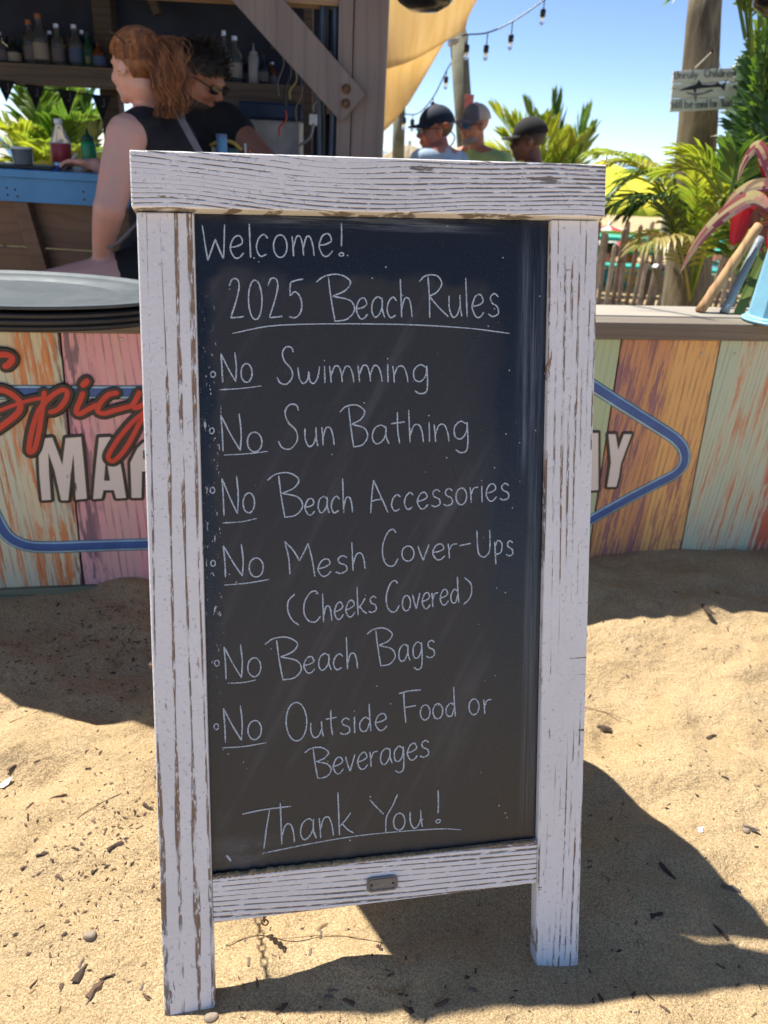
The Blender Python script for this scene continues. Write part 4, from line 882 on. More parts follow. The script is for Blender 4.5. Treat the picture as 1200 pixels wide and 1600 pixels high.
# behind the bar, left
Y = 5.2; b0 = at(78, 300, Y)
palm('palm', b0, 'bright yellow green palm seen under the bar shelf, behind the bottles', 'palm', [(at(-30, 175, Y), .10, 0), (at(-40, 250, Y), .16, 0), (at(15, 205, Y-.3), .10, 0), (at(60, 150, Y), .05, 1), (at(40, 138, Y+.2), .0, 1), (at(125, 150, Y), .08, 1), (at(150, 185, Y-.2), .12, 1), (at(30, 260, Y-.4), .06, 0), (at(120, 230, Y-.4), .06, 0), (at(95, 190, Y-.2), .04, 1), (at(-20, 290, Y), .1, 0), (at(70, 225, Y-.5), .03, 0), (at(160, 250, Y), .1, 1)], L=.24, wd=.03, n=24, mats=(0, 1), seed=3)
palm('palm', at(120, 330, 6.0), 'darker broad palm behind the yellow green one, under the bar shelf', 'palm', [(at(85, 140, 6), .05, 1), (at(100, 150, 6.1), .05, 2), (at(140, 160, 6), .1, 2), (at(170, 200, 6), .15, 2), (at(60, 190, 6), .1, 2), (at(185, 160, 6), .1, 1), (at(120, 200, 5.9), .05, 2)], L=.34, wd=.05, n=20, seed=8)
# behind the three men
palm('palm', at(868, 345, 7.2), 'light green fan shaped palm rising behind the man in the black cap', 'palm', [(at(770, 172, 7.2), .08, 0), (at(862, 152, 7.2), .02, 1), (at(800, 190, 7), .05, 0), (at(922, 180, 7.2), .06, 1), (at(760, 235, 7.1), .14, 0), (at(900, 225, 7), .08, 0), (at(925, 212, 7.2), .1, 1), (at(845, 190, 7), .02, 0), (at(820, 165, 7.3), .05, 1), (at(785, 215, 7.1), .1, 0)], L=.34, wd=.035, n=30, seed=4, droop=.05)
# right hand group
Y = 3.9; b1 = at(1078, 470, Y)
palm('areca_palm', b1, 'arching areca palm with yellowish drooping fronds, right of the chalkboard', 'palm', [(at(925, 238, Y-.3), .22, 0), (at(935, 262, Y-.1), .26, 3), (at(938, 330, Y-.3), .24, 2), (at(960, 300, Y), .30, 1), (at(985, 250, Y+.2), .2, 0), (at(1000, 385, Y-.5), .16, 3), (at(1085, 250, Y-.4), .10, 0), (at(1150, 300, Y-.4), .2, 0), (at(1130, 260, Y-.3), .1, 1), (at(985, 330, Y-.1), .24, 2)], L=.21, wd=.021, n=26, mats=(0, 1), seed=12, droop=.55)
Y = 3.4; b2 = at(1175, 430, Y)
palm('areca_palm', b2, 'tall dark green palm clump at the right edge above the pail', 'palm', [(at(1090, -25, Y), .1, 1, at(1165, 60, Y)), (at(1105, -60, Y), .1, 1, at(1175, 90, Y)), (at(1150, -90, Y), .05, 0, at(1175, 80, Y)), (at(1240, 40, Y), .1, 2), (at(1150, 150, Y+.9), .05, 2), (at(1185, 20, Y+.2), .02, 1), (at(1175, 90, Y+.8), .1, 2), (at(1210, 60, Y), .05, 2), (at(1225, 160, Y-.1), .05, 2), (at(1140, 250, Y+.5), .10, 1), (at(1190, 180, Y), .02, 2), (at(1225, 260, Y), .05, 2), (at(1160, 215, Y+.5), .05, 2), (at(1190, 230, Y), .03, 2), (at(1200, -20, Y), .04, 1), (at(1225, 0, Y), .04, 2), (at(1150, 340, Y+.3), .05, 1), (at(1205, 300, Y), .04, 2), (at(1160, 95, Y+.9), .03, 2), (at(1190, 130, Y+.6), .02, 2), (at(1210, 100, Y+.3), .02, 2), (at(1165, 290, Y+.5), .03, 2), (at(1215, 200, Y+.2), .03, 1), (at(1185, 60, Y+.5), .03, 2)], L=.22, wd=.036, n=22, mats=(1, 2), seed=6, droop=.35)
palm('areca_palm', at(1170, 520, 2.75), 'low bright palm with broad blades in front of the wooden post', 'palm', [(at(1062, 242, 2.8), .04, 0, at(1130, 300, 2.78)), (at(1038, 275, 2.8), .05, 0, at(1125, 305, 2.78)), (at(1150, 250, 2.8), .03, 1, at(1140, 315, 2.78)), (at(1110, 330, 2.75), .10, 0), (at(1190, 300, 2.8), .05, 1), (at(1130, 400, 2.7), .08, 1)], L=.14, wd=.020, n=20, mats=(0, 1), seed=16, droop=.2)
# cordyline: long pink and red strap leaves, one object each
pk = leaf('cordyline_pink', (.56, .24, .28), (.50, .34, .30), .2); pk2 = leaf('cordyline_pale', (.58, .46, .36), (.50, .42, .28), .2); pk3 = leaf('cordyline_plum', (.26, .06, .10), (.40, .14, .18), .2); rd = leaf('cordyline_red', (.50, .015, .025), (.34, .01, .03), .3); bn = leaf('cordyline_brown', (.22, .07, .045), (.16, .05, .04), .15)
cr = root('cordyline', on_z(1205, 470, 0) if False else at(1206, 470, 2.42), 'cordyline with long pink and red strap leaves behind the blue pail', 'plant')
mb = MB(); mb.tube(crom([at(1212, 520, 2.45), at(1206, 420, 2.42), at(1210, 300, 2.42)], 6), .011, 8); build('stem', mb, simple('cordyline_stem', (.30, .18, .09), .7), cr, smooth=True)
def strap(pts, w, mat, Y0, dY=0):
    C = crom([at(x, y, Y0+dY*i) for i, (x, y) in enumerate(pts)], 6); k = len(C); mb = MB(); vs = []
    for i, p in enumerate(C):
        t_ = (C[min(i+1, k-1)]-C[max(i-1, 0)]).normalized(); n_ = t_.cross(Vector((0, 1, .25))).normalized(); q = i/(k-1)
        ww = w*min(1, (q+.12)/.35)*(1-max(0, (q-.45)/.55))**.75; b_ = Vector((0, -1, .3)).normalized()*ww*.28
        vs += [p+n_*ww*.5+b_, p+n_*ww*.25+b_*.3, p, p-n_*ww*.25+b_*.3, p-n_*ww*.5+b_]
    for j in range(4):
        mb.add([p for i in range(k) for p in (vs[5*i+j], vs[5*i+j+1])], [(2*i, 2*i+1, 2*i+3, 2*i+2) for i in range(k-1)], 0)
    if mat is pk:
        for j_ in range(len(mb.m)): mb.m[j_] = 0 if noise.noise(Vector((j_ % (k-1)*.16, j_//(k-1)*1.7, w*90))) > .12 else (1 if noise.noise(Vector((j_ % (k-1)*.13, j_//(k-1)*2.3, 5+w*90))) > -.05 else 2)
    build('strap_leaf', mb, [mat, pk2, pk3], cr)
for a_ in ([(1208, 330), (1178, 312), (1150, 322), (1112, 352), (1082, 390), (1062, 428)], .044, pk, 2.30), ([(1215, 292), (1180, 292), (1150, 305), (1122, 335)], .040, pk, 2.38), \
          ([(1212, 300), (1198, 262), (1184, 232), (1172, 238), (1160, 258), (1151, 288)], .034, pk, 2.40), ([(1216, 300), (1203, 268), (1190, 240), (1182, 229)], .055, rd, 2.41), \
          ([(1200, 330), (1172, 318), (1158, 335), (1148, 372), (1146, 384)], .075, rd, 2.44), ([(1200, 345), (1186, 330), (1178, 345), (1184, 375), (1196, 408)], .030, bn, 2.36), ([(1206, 345), (1192, 352), (1190, 375), (1188, 392)], .028, bn, 2.34), ([(1206, 350), (1190, 352), (1175, 348)], .02, bn, 2.33), ([(1213, 330), (1203, 365), (1206, 420)], .05, rd, 2.5):
    strap(*a_)
strapm = [leaf('strap_green', (.09, .15, .03), (.18, .22, .05), .3)]
mb = frond_mb(on_z(1156, 490, .75), at(1186, 400, 2.3), 0, 2, .02, .01); 
mb = MB(); mb.add([on_z(1147, 490, .745), on_z(1163, 491, .745), at(1196, 400, 2.32), at(1187, 395, 2.32), on_z(1147, 489, .745)+Vector((0, .004, 0)), on_z(1163, 490, .745)+Vector((0, .004, 0)), at(1196, 400, 2.325), at(1187, 395, 2.325)], [(0, 1, 2, 3), (7, 6, 5, 4), (0, 4, 5, 1), (1, 5, 6, 2), (2, 6, 7, 3), (3, 7, 4, 0)])
tag(build('cane_leaf', mb, strapm[0]), 'flat green cane leaf leaning between the grey stick and the pail', 'leaf')

# ---- wooden post with the joke sign
PB, PT = at(1070, 486, 4.05), at(1106, -60, 4.30)
t = NT('old_piling'); v = t.obj(); n1 = t.noise(t.scl(v, (22, 22, 2)), 1.0, 5, .7); n2 = t.noise(t.scl(v, (3, 3, 1)), 1.0, 3)
t.col(t.mix(t.ramp(n1, .35, .65), (.10, .075, .045), t.mix(t.ramp(n2, .4, .6), (.23, .185, .11), (.28, .24, .16)))); t.set(.9); t.bump(n1, .8, .012); pilm = t.mat
dv = (PT-PB)/(PT.z-PB.z)
pile = root('wooden_post', PB-dv*PB.z, 'thick weathered round timber post leaning slightly, carrying the shark sign', 'post')
mb = MB(); P = [PB-dv*(PB.z+.1)]+[PB.lerp(PT, i/7)+Vector((.004*math.sin(i*2), 0, 0)) for i in range(8)]; mb.tube(P, [.120]+[.118-.007*i for i in range(8)], 22); build('trunk', mb, pilm, pile, smooth=True)
sc_ = at(1100, 140, 3.98)
sgn = root('joke_sign', sc_, 'pale three-board sign with a shark reading Unruly Children Will be used for Bait', 'sign')
YS = 4.0
t = painted('sign_boards', 'x', 40, 26, 2, (1.5, 7), .44, .52, .5, paint=(.86, .88, .80))
for poly in ([(1053, 111), (1144, 106), (1149, 127), (1051, 130)], [(1051, 131), (1153, 128.4), (1151, 151), (1049, 153.5)], [(1049, 154.5), (1148, 152), (1147, 170), (1047, 175)]):
    P = [at(x, y, YS) for x, y in poly]; mb = MB(); mb.prism([(p.x, p.z) for p in P], YS, YS+.018); build('sign_board', mb, t, sgn, bevel=.001)
ink = simple('sign_ink', (.012, .04, .13), .6, bump=0); ink2 = simple('shark_ink', (.03, .035, .05), .6, bump=0)
def ribb(pts, r, mat, name, par, Y):
    mb = MB(); C = crom([at(x, y, Y) for x, y in pts], 4) if len(pts) > 2 else [at(*pts[0], Y), at(*pts[1], Y)]; mb.tube(C, r, 6, flat=.3, upv=(0, 0, 1)); build(name, mb, mat, par)
def signtext(text, x0, y0, x1, y1, cap, thick=.0037):
    ws = [glyph(c, .62)[0]+.10 if c != ' ' else .25 for c in text]; tot = sum(ws); pos = 0
    for c, w_ in zip(text, ws):
        if c != ' ':
            mb = MB()
            for st in glyph(c, .62)[1]:
                C = [at(x0+(x1-x0)*(pos+gx)/tot, y0+(y1-y0)*(pos+gx)/tot-gy*cap, YS-.0018-.0004*ck.random()) for gx, gy in st]
                mb.tube(crom(C, 3), thick, 6, flat=.25, upv=(0, 0, 1))
            build('letter', mb, ink, sgn)
        pos += w_
_g = glyph
def glyph(ch, X):
    if ch == 'f': return (.3, [[(.28, .9), (.18, 1), (.12, .8), (.12, 0)], [(.0, .55), (.26, .57)]])
    if ch == 'y': return (.36, [[(.0, X*.95), (.1, X*.3), (.18, .1)], [(.34, X), (.2, .1), (.05, -.3)]])
    return _g(ch, X)
signtext('Unruly', 1054, 123.5, 1092, 121.5, 13); signtext('Children', 1101, 121, 1151, 120, 13.5)
signtext('Will be', 1049, 169.5, 1084, 168.5, 13); signtext('used for', 1087, 169, 1122, 167.5, 13); signtext('Bait', 1126, 167.5, 1146, 166.5, 12.5)
P = [(1060, 142), (1068, 138), (1080, 134), (1088, 131.5), (1092, 124.5), (1096, 132), (1108, 133), (1118, 131.5), (1122, 128), (1124, 132), (1129, 133), (1134, 127), (1136, 123), (1133, 133), (1131, 142), (1126, 136), (1112, 136.5), (1098, 138), (1088, 139), (1086, 147), (1083, 140), (1070, 141)]
mb = MB(); mb.prism([(at(x, y, YS).x, at(x, y, YS).z) for x, y in P], YS-.0045, YS-.0015); build('shark_drawing', mb, ink2, sgn)
P = [(1072, 144), (1084, 146), (1098, 145), (1106, 142), (1112, 139), (1114, 142), (1106, 145), (1096, 148), (1089, 149), (1087, 160), (1083, 149), (1075, 147)]
mb = MB(); mb.prism([(at(x, y, YS).x, at(x, y, YS).z) for x, y in P], YS-.0045, YS-.0015); build('shark_drawing', mb, simple('shark_belly', (.25, .27, .28), .6, bump=0), sgn)
ribb([(1086, 106), (1113, 80)], .006, simple('sign_rope', (.35, .30, .22), .8), 'hanging_string', sgn, YS+.01); ribb([(1113, 80), (1122, 92), (1126, 106)], .003, simple('sign_rope2', (.10, .10, .09), .8), 'hanging_string', sgn, YS+.01)
mb = MB(); mb.tube([at(1113, 80, YS-.03), at(1113, 80, YS+.07)], .006, 8); build('nail', mb, M_['rust'], sgn)

# ------------------------------------------------------------------ people
SKIN = {}
def skin(name, c, red=(.10, -.02, -.02)):
    t = NT(name); v = t.obj(); n1 = t.noise(v, 14, 4, .6)
    t.col(t.mix(t.ramp(n1, .35, .7), c, tuple(max(0, a+b) for a, b in zip(c, red)))); t.set(.5, Subsurface_Weight=.12, Subsurface_Scale=.01)
    t.b.inputs['Subsurface Radius'].default_value = (1, .35, .2); t.bump(t.noise(v, 350, 3), .12, .001); return t.mat
SKIN['fair'] = skin('skin_fair', (.68, .40, .31)); SKIN['tan'] = skin('skin_tan', (.40, .20, .13)); SKIN['brown'] = skin('skin_brown', (.20, .10, .065), (.04, -.01, -.01)); SKIN['red'] = skin('skin_sunburnt', (.46, .20, .14))
def melt(name, prims, voxel, mat, parent, smooth=4):
    """one continuous surface grown round tapered limbs and ellipsoids"""
    mb = MB()
    for p in prims:
        if p[0] == 'c':
            _, a, b, ra, rb_ = p; a, b = Vector(a), Vector(b); d = (b-a); L = d.length; d.normalize(); M = d.to_track_quat('Z', 'Y').to_matrix()
            pr = [(ra*math.cos(x), ra*math.sin(x)) for x in [R_(-88), R_(-60), R_(-30), 0]]+[(rb_*math.cos(x), L+rb_*math.sin(x)) for x in [0, R_(30), R_(60), R_(88)]]
            mb.lathe(pr, a, 14, axis=d)
        else:
            _, c, r = p[:3]; M = p[3] if len(p) > 3 else Matrix.Identity(3); mb.ell(c, r, M, 18, 12)
    me = bpy.data.meshes.new('tmp'); me.from_pydata(mb.v, [], mb.f); me.update()
    o = bpy.data.objects.new('tmp', me); COL.objects.link(o)
    m = o.modifiers.new('r', 'REMESH'); m.mode = 'VOXEL'; m.voxel_size = voxel; m.use_smooth_shade = True
    m = o.modifiers.new('s', 'SMOOTH'); m.factor = .5; m.iterations = smooth
    dg = bpy.context.evaluated_depsgraph_get(); ev = o.evaluated_get(dg); me2 = bpy.data.meshes.new_from_object(ev)
    vs = [v.co.copy() for v in me2.vertices]; fs = [tuple(p.vertices) for p in me2.polygons]
    bpy.data.objects.remove(o); bpy.data.meshes.remove(me2)
    m2 = MB(); m2.v = vs; m2.f = fs; m2.m = [0]*len(fs)
    return build(name, m2, mat, parent, smooth=True)
def frame(f, up=(0, 0, 1)):
    f = Vector(f).normalized(); l = Vector(up).cross(f).normalized(); u = f.cross(l); return Matrix((f, l, u)).transposed()
def head_prims(c, f, s=1.0, neck=None, up=(0, 0, 1)):
    M = frame(f, up); c = Vector(c); T = lambda x, y, z: c+M@Vector((x*s, y*s, z*s)); E_ = lambda p, r: ('e', T(*p), tuple(k*s for k in r), M)
    P = [E_((-.012, 0, .034), (.096, .076, .084)), E_((.030, 0, -.02), (.062, .060, .085)), E_((.033, 0, -.074), (.050, .046, .034)), E_((.070, 0, -.094), (.019, .021, .017)),
         E_((.080, 0, .022), (.014, .044, .012)), ('c', T(.090, 0, .012), T(.110, 0, -.024), .0075*s, .0105*s), E_((.101, 0, -.030), (.013, .018, .009)),
         E_((.058, .034, -.030), (.030, .022, .026)), E_((.058, -.034, -.030), (.030, .022, .026)), E_((.089, 0, -.057), (.013, .024, .006)), E_((.087, 0, -.068), (.013, .021, .007)),
         E_((-.002, .075, -.008), (.018, .009, .031)), E_((-.002, -.075, -.008), (.018, .009, .031)), ('c', T(-.02, 0, -.055), neck or T(-.045, 0, -.17), .050*s, .056*s)]
    return P, M, T
def hand_prims(w, d, n, curl=.5, spread=.10, s=1.0):
    """wrist, direction of the hand, palm normal; palm, four unequal bent fingers and a side thumb"""
    d = Vector(d).normalized(); n = (Vector(n)-d*Vector(n).dot(d)).normalized(); a = d.cross(n); w = Vector(w); P = []
    M = Matrix((d, a, n)).transposed(); P.append(('e', w+d*.048*s, (.050*s, .040*s, .015*s), M)); P.append(('c', w-d*.01, w+d*.03*s, .024*s, .022*s))
    for i, (o_, L) in enumerate(((-.029, .066), (-.010, .078), (.010, .073), (.028, .056))):
        p = w+d*.085*s+a*o_*s; dd = (d+a*(o_*spread*40)*.25).normalized(); c_ = curl*(1+.15*i)
        for k, (q, r) in enumerate(((.45, .0092), (.30, .0085), (.25, .0078))):
            dd = (dd*math.cos(c_*(.5+.4*k))+n*math.sin(c_*(.5+.4*k))).normalized(); e = p+dd*L*q*s*1.05; P.append(('c', p, e, r*s, (r-.0005)*s)); p = e
    p = w+d*.025*s-a*.028*s; dd = (d*.6-a*.75+n*.25).normalized()
    for k, (q, r) in enumerate(((.034, .0125), (.028, .0105), (.022, .009))):
        e = p+dd*q*s; P.append(('c', p, e, r*s, (r-.0008)*s)); p = e; dd = (dd+d*.45+n*.25*curl).normalized()
    return P
def strands(name, paths, r, mat, parent, rng):
    mb = MB()
    for P in paths:
        mb.tube(P, [r*.7, r], 3, cap=False)
    return build(name, mb, mat, parent, smooth=True)
def hairmat(name, c1, c2, rough=.45):
    t = NT(name); v = t.obj(); n1 = t.noise(t.scl(v, (60, 60, 12)), 1.0, 3, .6); t.col(t.mix(t.ramp(n1, .35, .7), c1, c2)); t.set(rough, Specular_IOR_Level=.6); return t.mat
def capshell(T, r, cut, name, mat, parent, s=1.0, thick=.004, nz=12):
    """part of an ellipsoid over the skull, kept where cut(x, z) holds"""
    mb = MB(); vs = []; keep = []; nu, nv = 32, 20
    for k_, off in ((0, 0), (1, -thick)):
        for i in range(nv+1):
            th = math.pi*i/nv
            for j in range(nu):
                ph = 2*math.pi*j/nu; vs.append((( r[0]+off)*math.sin(th)*math.cos(ph)-.012, (r[1]+off)*math.sin(th)*math.sin(ph), (r[2]+off)*math.cos(th)+.034))
    fs = []
    for k_ in (0, 1):
        b_ = k_*(nv+1)*nu
        for i in range(nv):
            for j in range(nu):
                q = [b_+i*nu+j, b_+(i+1)*nu+j, b_+(i+1)*nu+(j+1) % nu, b_+i*nu+(j+1) % nu]
                m_ = sum((Vector(vs[x]) for x in q), Vector())/4
                if cut(m_.x, m_.y, m_.z): fs.append(tuple(q if k_ == 0 else q[::-1]))
    mb.add([T(*v_) for v_ in vs], fs); return build(name, mb, mat, parent, smooth=True)

# ---- the woman
blkshirt = simple('black_top', (.014, .014, .018), .85, scale=22, bump=.5); trimm = simple('grey_trim', (.16, .16, .17), .7)
wm = root('person', (at(258, 430, 2.83).x, 2.83, 0), 'woman with auburn ponytail in a black sleeveless top, writing at the blue counter', 'person')
Yw = 2.45*1.13
P, MH, TH_ = head_prims(at(214, 106, Yw), (-.88, .46, -.06), .90, at(236, 176, 2.825))
Lsh, Rsh = at(199, 212, 2.644), at(262, 205, 3.006); Lel, Lwr = at(171, 325, 2.565), at(157, 398, 2.667); Rel, Rwr = at(185, 285, 3.02), Vector((at(150, 266, 2.965).x, 2.965, 1.000))
pel, wai, che, nkb = at(262, 432, 2.848), at(262, 345, 2.859), at(256, 245, 2.848), at(240, 178, 2.848)
Lhip, Rhip = at(232, 432, 2.735), at(275, 432, 2.961); Lkn, Rkn = at(62, 462, 2.60), at(110, 455, 3.05)
shaft = lambda kn, dy: Vector((kn.x+.03, kn.y+dy, kn.z-.40))
body = P+[('e', pel, (.15, .14, .12)), ('e', wai, (.115, .12, .15)), ('e', che, (.115, .135, .15)), ('c', nkb, (Lsh+Rsh)/2, .055, .08), ('c', nkb, Lsh, .048, .060), ('c', nkb, Rsh, .048, .056),
          ('c', Lsh, Lsh.lerp(Lel, .45), .064, .057), ('c', Lsh.lerp(Lel, .45), Lel, .057, .047), ('c', Lel, Lel.lerp(Lwr, .4), .050, .043), ('c', Lel.lerp(Lwr, .4), Lwr, .043, .027),
          ('c', Rsh, Rel, .056, .044), ('c', Rel, Rwr, .042, .024), ('c', Lhip, Lkn, .104, .074), ('c', Rhip, Rkn, .100, .062),
          ('c', Lkn, Lkn.lerp(shaft(Lkn, .02), .35), .058, .058), ('c', Lkn.lerp(shaft(Lkn, .02), .35), shaft(Lkn, .02), .058, .036), ('c', Rkn, Rkn.lerp(shaft(Rkn, .0), .35), .058, .058), ('c', Rkn.lerp(shaft(Rkn, .0), .35), shaft(Rkn, .0), .058, .036)]
body += hand_prims(Lwr, Vector((-.15, .7, -.55)), (-.1, -.3, -.8), .35)
hp = hand_prims(Rwr, (-1, -.10, .06), (.05, -.25, -1), .42, s=.88); body += hp
bd = melt('body', body, .0058, SKIN['fair'], wm)
# pen in the hand, nails, ear ring
tip1 = hp[4][2]; mb = MB(); mb.tube([tip1+Vector((-.004, -.004, -.012)), tip1+Vector((.062, .01, .060))], .0038, 8); tag(build('pen', mb, M_['white'], smooth=True), 'white pen held in the woman\'s writing hand', 'pen')
nm_ = simple('blue_nail_polish', (.01, .05, .45), .25, bump=0)
for i in range(4): mb = MB(); mb.ell(hp[4+3*i][2]+Vector((-.003, -.006, .002)), (.007, .005, .006)); build('nail', mb, nm_, wm, smooth=True)
gold = simple('gold', (.75, .5, .2), .25, .9, bump=0)
for dz in (-.02, -.031): mb = MB(); mb.ell(TH_(.0, .089, dz), (.0035,)*3, None, 8, 6); build('earring', mb, gold, wm)
shirt = [('e', che, (.125, .143, .152)), ('e', wai, (.132, .135, .16)), ('e', pel+Vector((-.01, -.01, .08)), (.150, .155, .08)), ('c', nkb+Vector((0, 0, -.02)), Lsh+Vector((.018, .03, .018)), .060, .058), ('c', nkb+Vector((0, 0, -.02)), Rsh+Vector((-.01, -.01, .01)), .060, .060), ('c', nkb+Vector((0, 0, -.035)), che, .07, .12), ('c', Rsh, che, .07, .1), ('c', Lsh+Vector((.05, .06, -.02)), che, .06, .1)]
melt('sleeveless_top', shirt, .0075, blkshirt, wm, 6)
melt('shorts', [('e', pel, (.155, .15, .13)), ('c', Lhip, Lhip.lerp(Lkn, .16), .110, .106), ('c', Rhip, Rhip.lerp(Rkn, .45), .112, .100)], .009, simple('black_shorts', (.012, .012, .014), .85), wm, 4)
mb = MB(); mb.bar(at(275, 172, 2.712), at(316, 246, 2.644), .022, .004, up=(0, 1, 0)); build('bag_strap', mb, trimm, wm, bevel=.001)
mb = MB(); mb.tube(crom([at(168, 388, 2.599), at(185, 378, 2.576), at(205, 358, 2.576), at(214, 348, 2.599)], 6), .005, 6); build('hem_trim', mb, trimm, wm, smooth=True)
# hair
hm = hairmat('auburn_hair', (.15, .055, .022), (.48, .20, .075)); hr = random.Random(4)
tie = TH_(-.092, .01, .075)
capshell(TH_, (.100, .081, .088), lambda x, y, z: (z > .012+.55*max(0, x+.01)) or (x < -.020+.3*min(0, z) and z > -.078), 'hair_cap', hairmat('hair_under', (.13, .05, .02), (.28, .11, .04)), wm)
paths = []
for i in range(2600):
    a = hr.uniform(-math.pi, math.pi); b_ = hr.uniform(.0, 1.0)
    th = math.acos(1-b_*1.25); x, y, z = math.sin(th)*math.cos(a), math.sin(th)*math.sin(a), math.cos(th)
    X, Y_, Z = .102*x-.012, .083*y, .090*z+.034
    if Z < .008+.5*max(0, X+.01) and not (X < -.02 and Z > -.078): continue
    s0 = Vector((X+.012, Y_, Z-.034)); e0 = Vector((-.088, .008, .024)); pth = []
    for k in range(6):
        q = k/5; m_ = s0.lerp(e0, q); d_ = Vector((m_.x/.102, m_.y/.083, m_.z/.090)); L = d_.length or 1
        rr = 1.0+.015*math.sin(q*math.pi)+hr.uniform(0, .022); m_ = Vector((m_.x/L, m_.y/L, m_.z/L))*rr; pth.append(TH_(m_.x-.012+hr.uniform(-.002, .002), m_.y, m_.z+.034))
    paths.append(pth+[tie])
strands('hair', paths, .0009, hm, wm, hr)
paths = []; main = [tie, at(246, 56, 2.757), at(258, 80, 2.735), at(265, 116, 2.723), at(270, 152, 2.723), at(266, 186, 2.712)]
for i in range(1900):
    a = hr.uniform(0, 2*math.pi); rr = math.sqrt(hr.random())*(1.7 if hr.random() < .05 else 1); ph = hr.uniform(0, 6); L = hr.uniform(.72, 1.0); cl = hr.uniform(0, 7); pth = []
    for k in range(13):
        q = k/12*L; f_ = q*5; j = min(4, int(f_)); m_ = main[j].lerp(main[j+1], f_-j)
        w_ = (.010+.044*math.sin(math.pi*min(1, q*1.0+.08))**.8)*(1-.25*q)
        o_ = Vector((math.cos(a), math.sin(a), 0))*rr*w_*(1+.25*math.sin(q*9+a*3)) + Vector((math.sin(q*13+cl*1.3), math.cos(q*11+cl), 0))*.020*q + Vector((math.cos(cl*2.4), math.sin(cl*2.4), 0))*.032*q*q
        pth.append(m_+o_)
    paths.append(pth)
strands('ponytail', paths, .0009, hm, wm, hr)
mb = MB(); mb.lathe([(.012, -.008), (.017, -.006), (.017, .006), (.012, .008)], tie, 16, axis=(main[1]-tie)); build('hair_band', mb, M_['blackcloth'], wm)
mb = MB()
for sg in (-1, 1):
    c_ = TH_(.052, .034*sg, .112); mb.tube([c_+MH@Vector((.006*math.sin(a_*.5236), .024*math.cos(a_*.5236), .020*math.sin(a_*.5236))) for a_ in range(13)], .0016, 5, cap=False)
    mb.tube([TH_(.055, .058*sg, .112), TH_(.0, .074*sg, .085), TH_(-.04, .08*sg, .06)], .0015, 5)
mb.tube([TH_(.056, -.01, .113), TH_(.056, .01, .113)], .0016, 5)
gw_ = root('sunglasses', TH_(.05, 0, .1), 'thin dark wire sunglasses pushed up on the woman\'s auburn hair', 'sunglasses'); build('frame', mb, M_['black'], gw_)
# her stool
sz = pel.z-.125; sc0 = (pel.x, pel.y)
st = root('bar_stool', (pel.x, pel.y, 0), 'dark stool under the woman with the auburn ponytail', 'stool')
build('seat', MB().lathe([(.05, sz-.04), (.18, sz-.035), (.185, sz-.02), (.17, sz), (.05, sz)], (pel.x, pel.y, 0), 28), M_['black'], st, smooth=True)
for a_ in (45, 135, 225, 315):
    mb = MB(); mb.bar((pel.x+.12*math.cos(R_(a_)), pel.y+.12*math.sin(R_(a_)), sz-.04), (pel.x+.19*math.cos(R_(a_)), pel.y+.19*math.sin(R_(a_)), -.03), .028, .028); build('leg', mb, rafm, st)

# ---- the bartender
bt = root('person', (at(310, 230, 3.7).x, 3.7, 0), 'bearded bartender in black t-shirt and sunglasses leaning forward behind the bar', 'person')
P, MB_, TB = head_prims(at(316, 124, 3.55), (.80, -.38, -.42), 1.0, at(296, 172, 3.62))
sh = at(352, 190, 3.55); el = at(396, 226, 3.42); wr = at(436, 262, 3.32); ch = at(318, 225, 3.66); osh = at(282, 190, 3.72); pv = Vector((ch.x-.05, 3.78, ch.z-.42))
oel = at(300, 250, 3.52); owr = at(330, 262, 3.38)
body = P+[('e', ch, (.16, .15, .17)), ('e', pv, (.16, .14, .14)), ('c', ch, pv, .14, .14), ('c', at(296, 172, 3.62), sh, .055, .06), ('c', at(296, 172, 3.62), osh, .055, .06), ('c', sh, el, .058, .046), ('c', el, wr, .044, .028), ('c', osh, oel, .058, .045), ('c', oel, owr, .043, .028),
          ('c', pv+Vector((-.05, -.09, -.05)), Vector((pv.x-.06, pv.y-.10, .05)), .09, .05), ('c', pv+Vector((.05, .06, -.05)), Vector((pv.x+.06, pv.y+.05, .05)), .09, .05)]
body += hand_prims(wr, wr-el, (0, .2, -1), .7)+hand_prims(owr, owr-oel, (0, .2, -1), .6)
melt('body', body, .0068, SKIN['tan'], bt)
melt('t_shirt', [('e', ch, (.18, .17, .18)), ('c', ch, pv, .16, .155), ('c', at(296, 174, 3.62), sh, .062, .075), ('c', at(296, 174, 3.62), osh, .062, .075), ('c', sh, sh.lerp(el, .5), .076, .070), ('c', osh, osh.lerp(oel, .5), .076, .070)], .009, M_['blackcloth'], bt, 6)
melt('trousers', [('e', pv+Vector((0, 0, -.06)), (.17, .15, .14)), ('c', pv+Vector((-.05, -.09, -.08)), Vector((pv.x-.06, pv.y-.10, .06)), .10, .07), ('c', pv+Vector((.05, .06, -.08)), Vector((pv.x+.06, pv.y+.05, .06)), .10, .07)], .012, M_['blackcloth'], bt)
dh = hairmat('dark_hair', (.012, .010, .010), (.035, .028, .024), .6)
capshell(TB, (.106, .088, .096), lambda x, y, z: z > .02+.3*max(0, x) or (x < -.03 and z > -.05), 'hair_cap', dh, bt)
paths = []
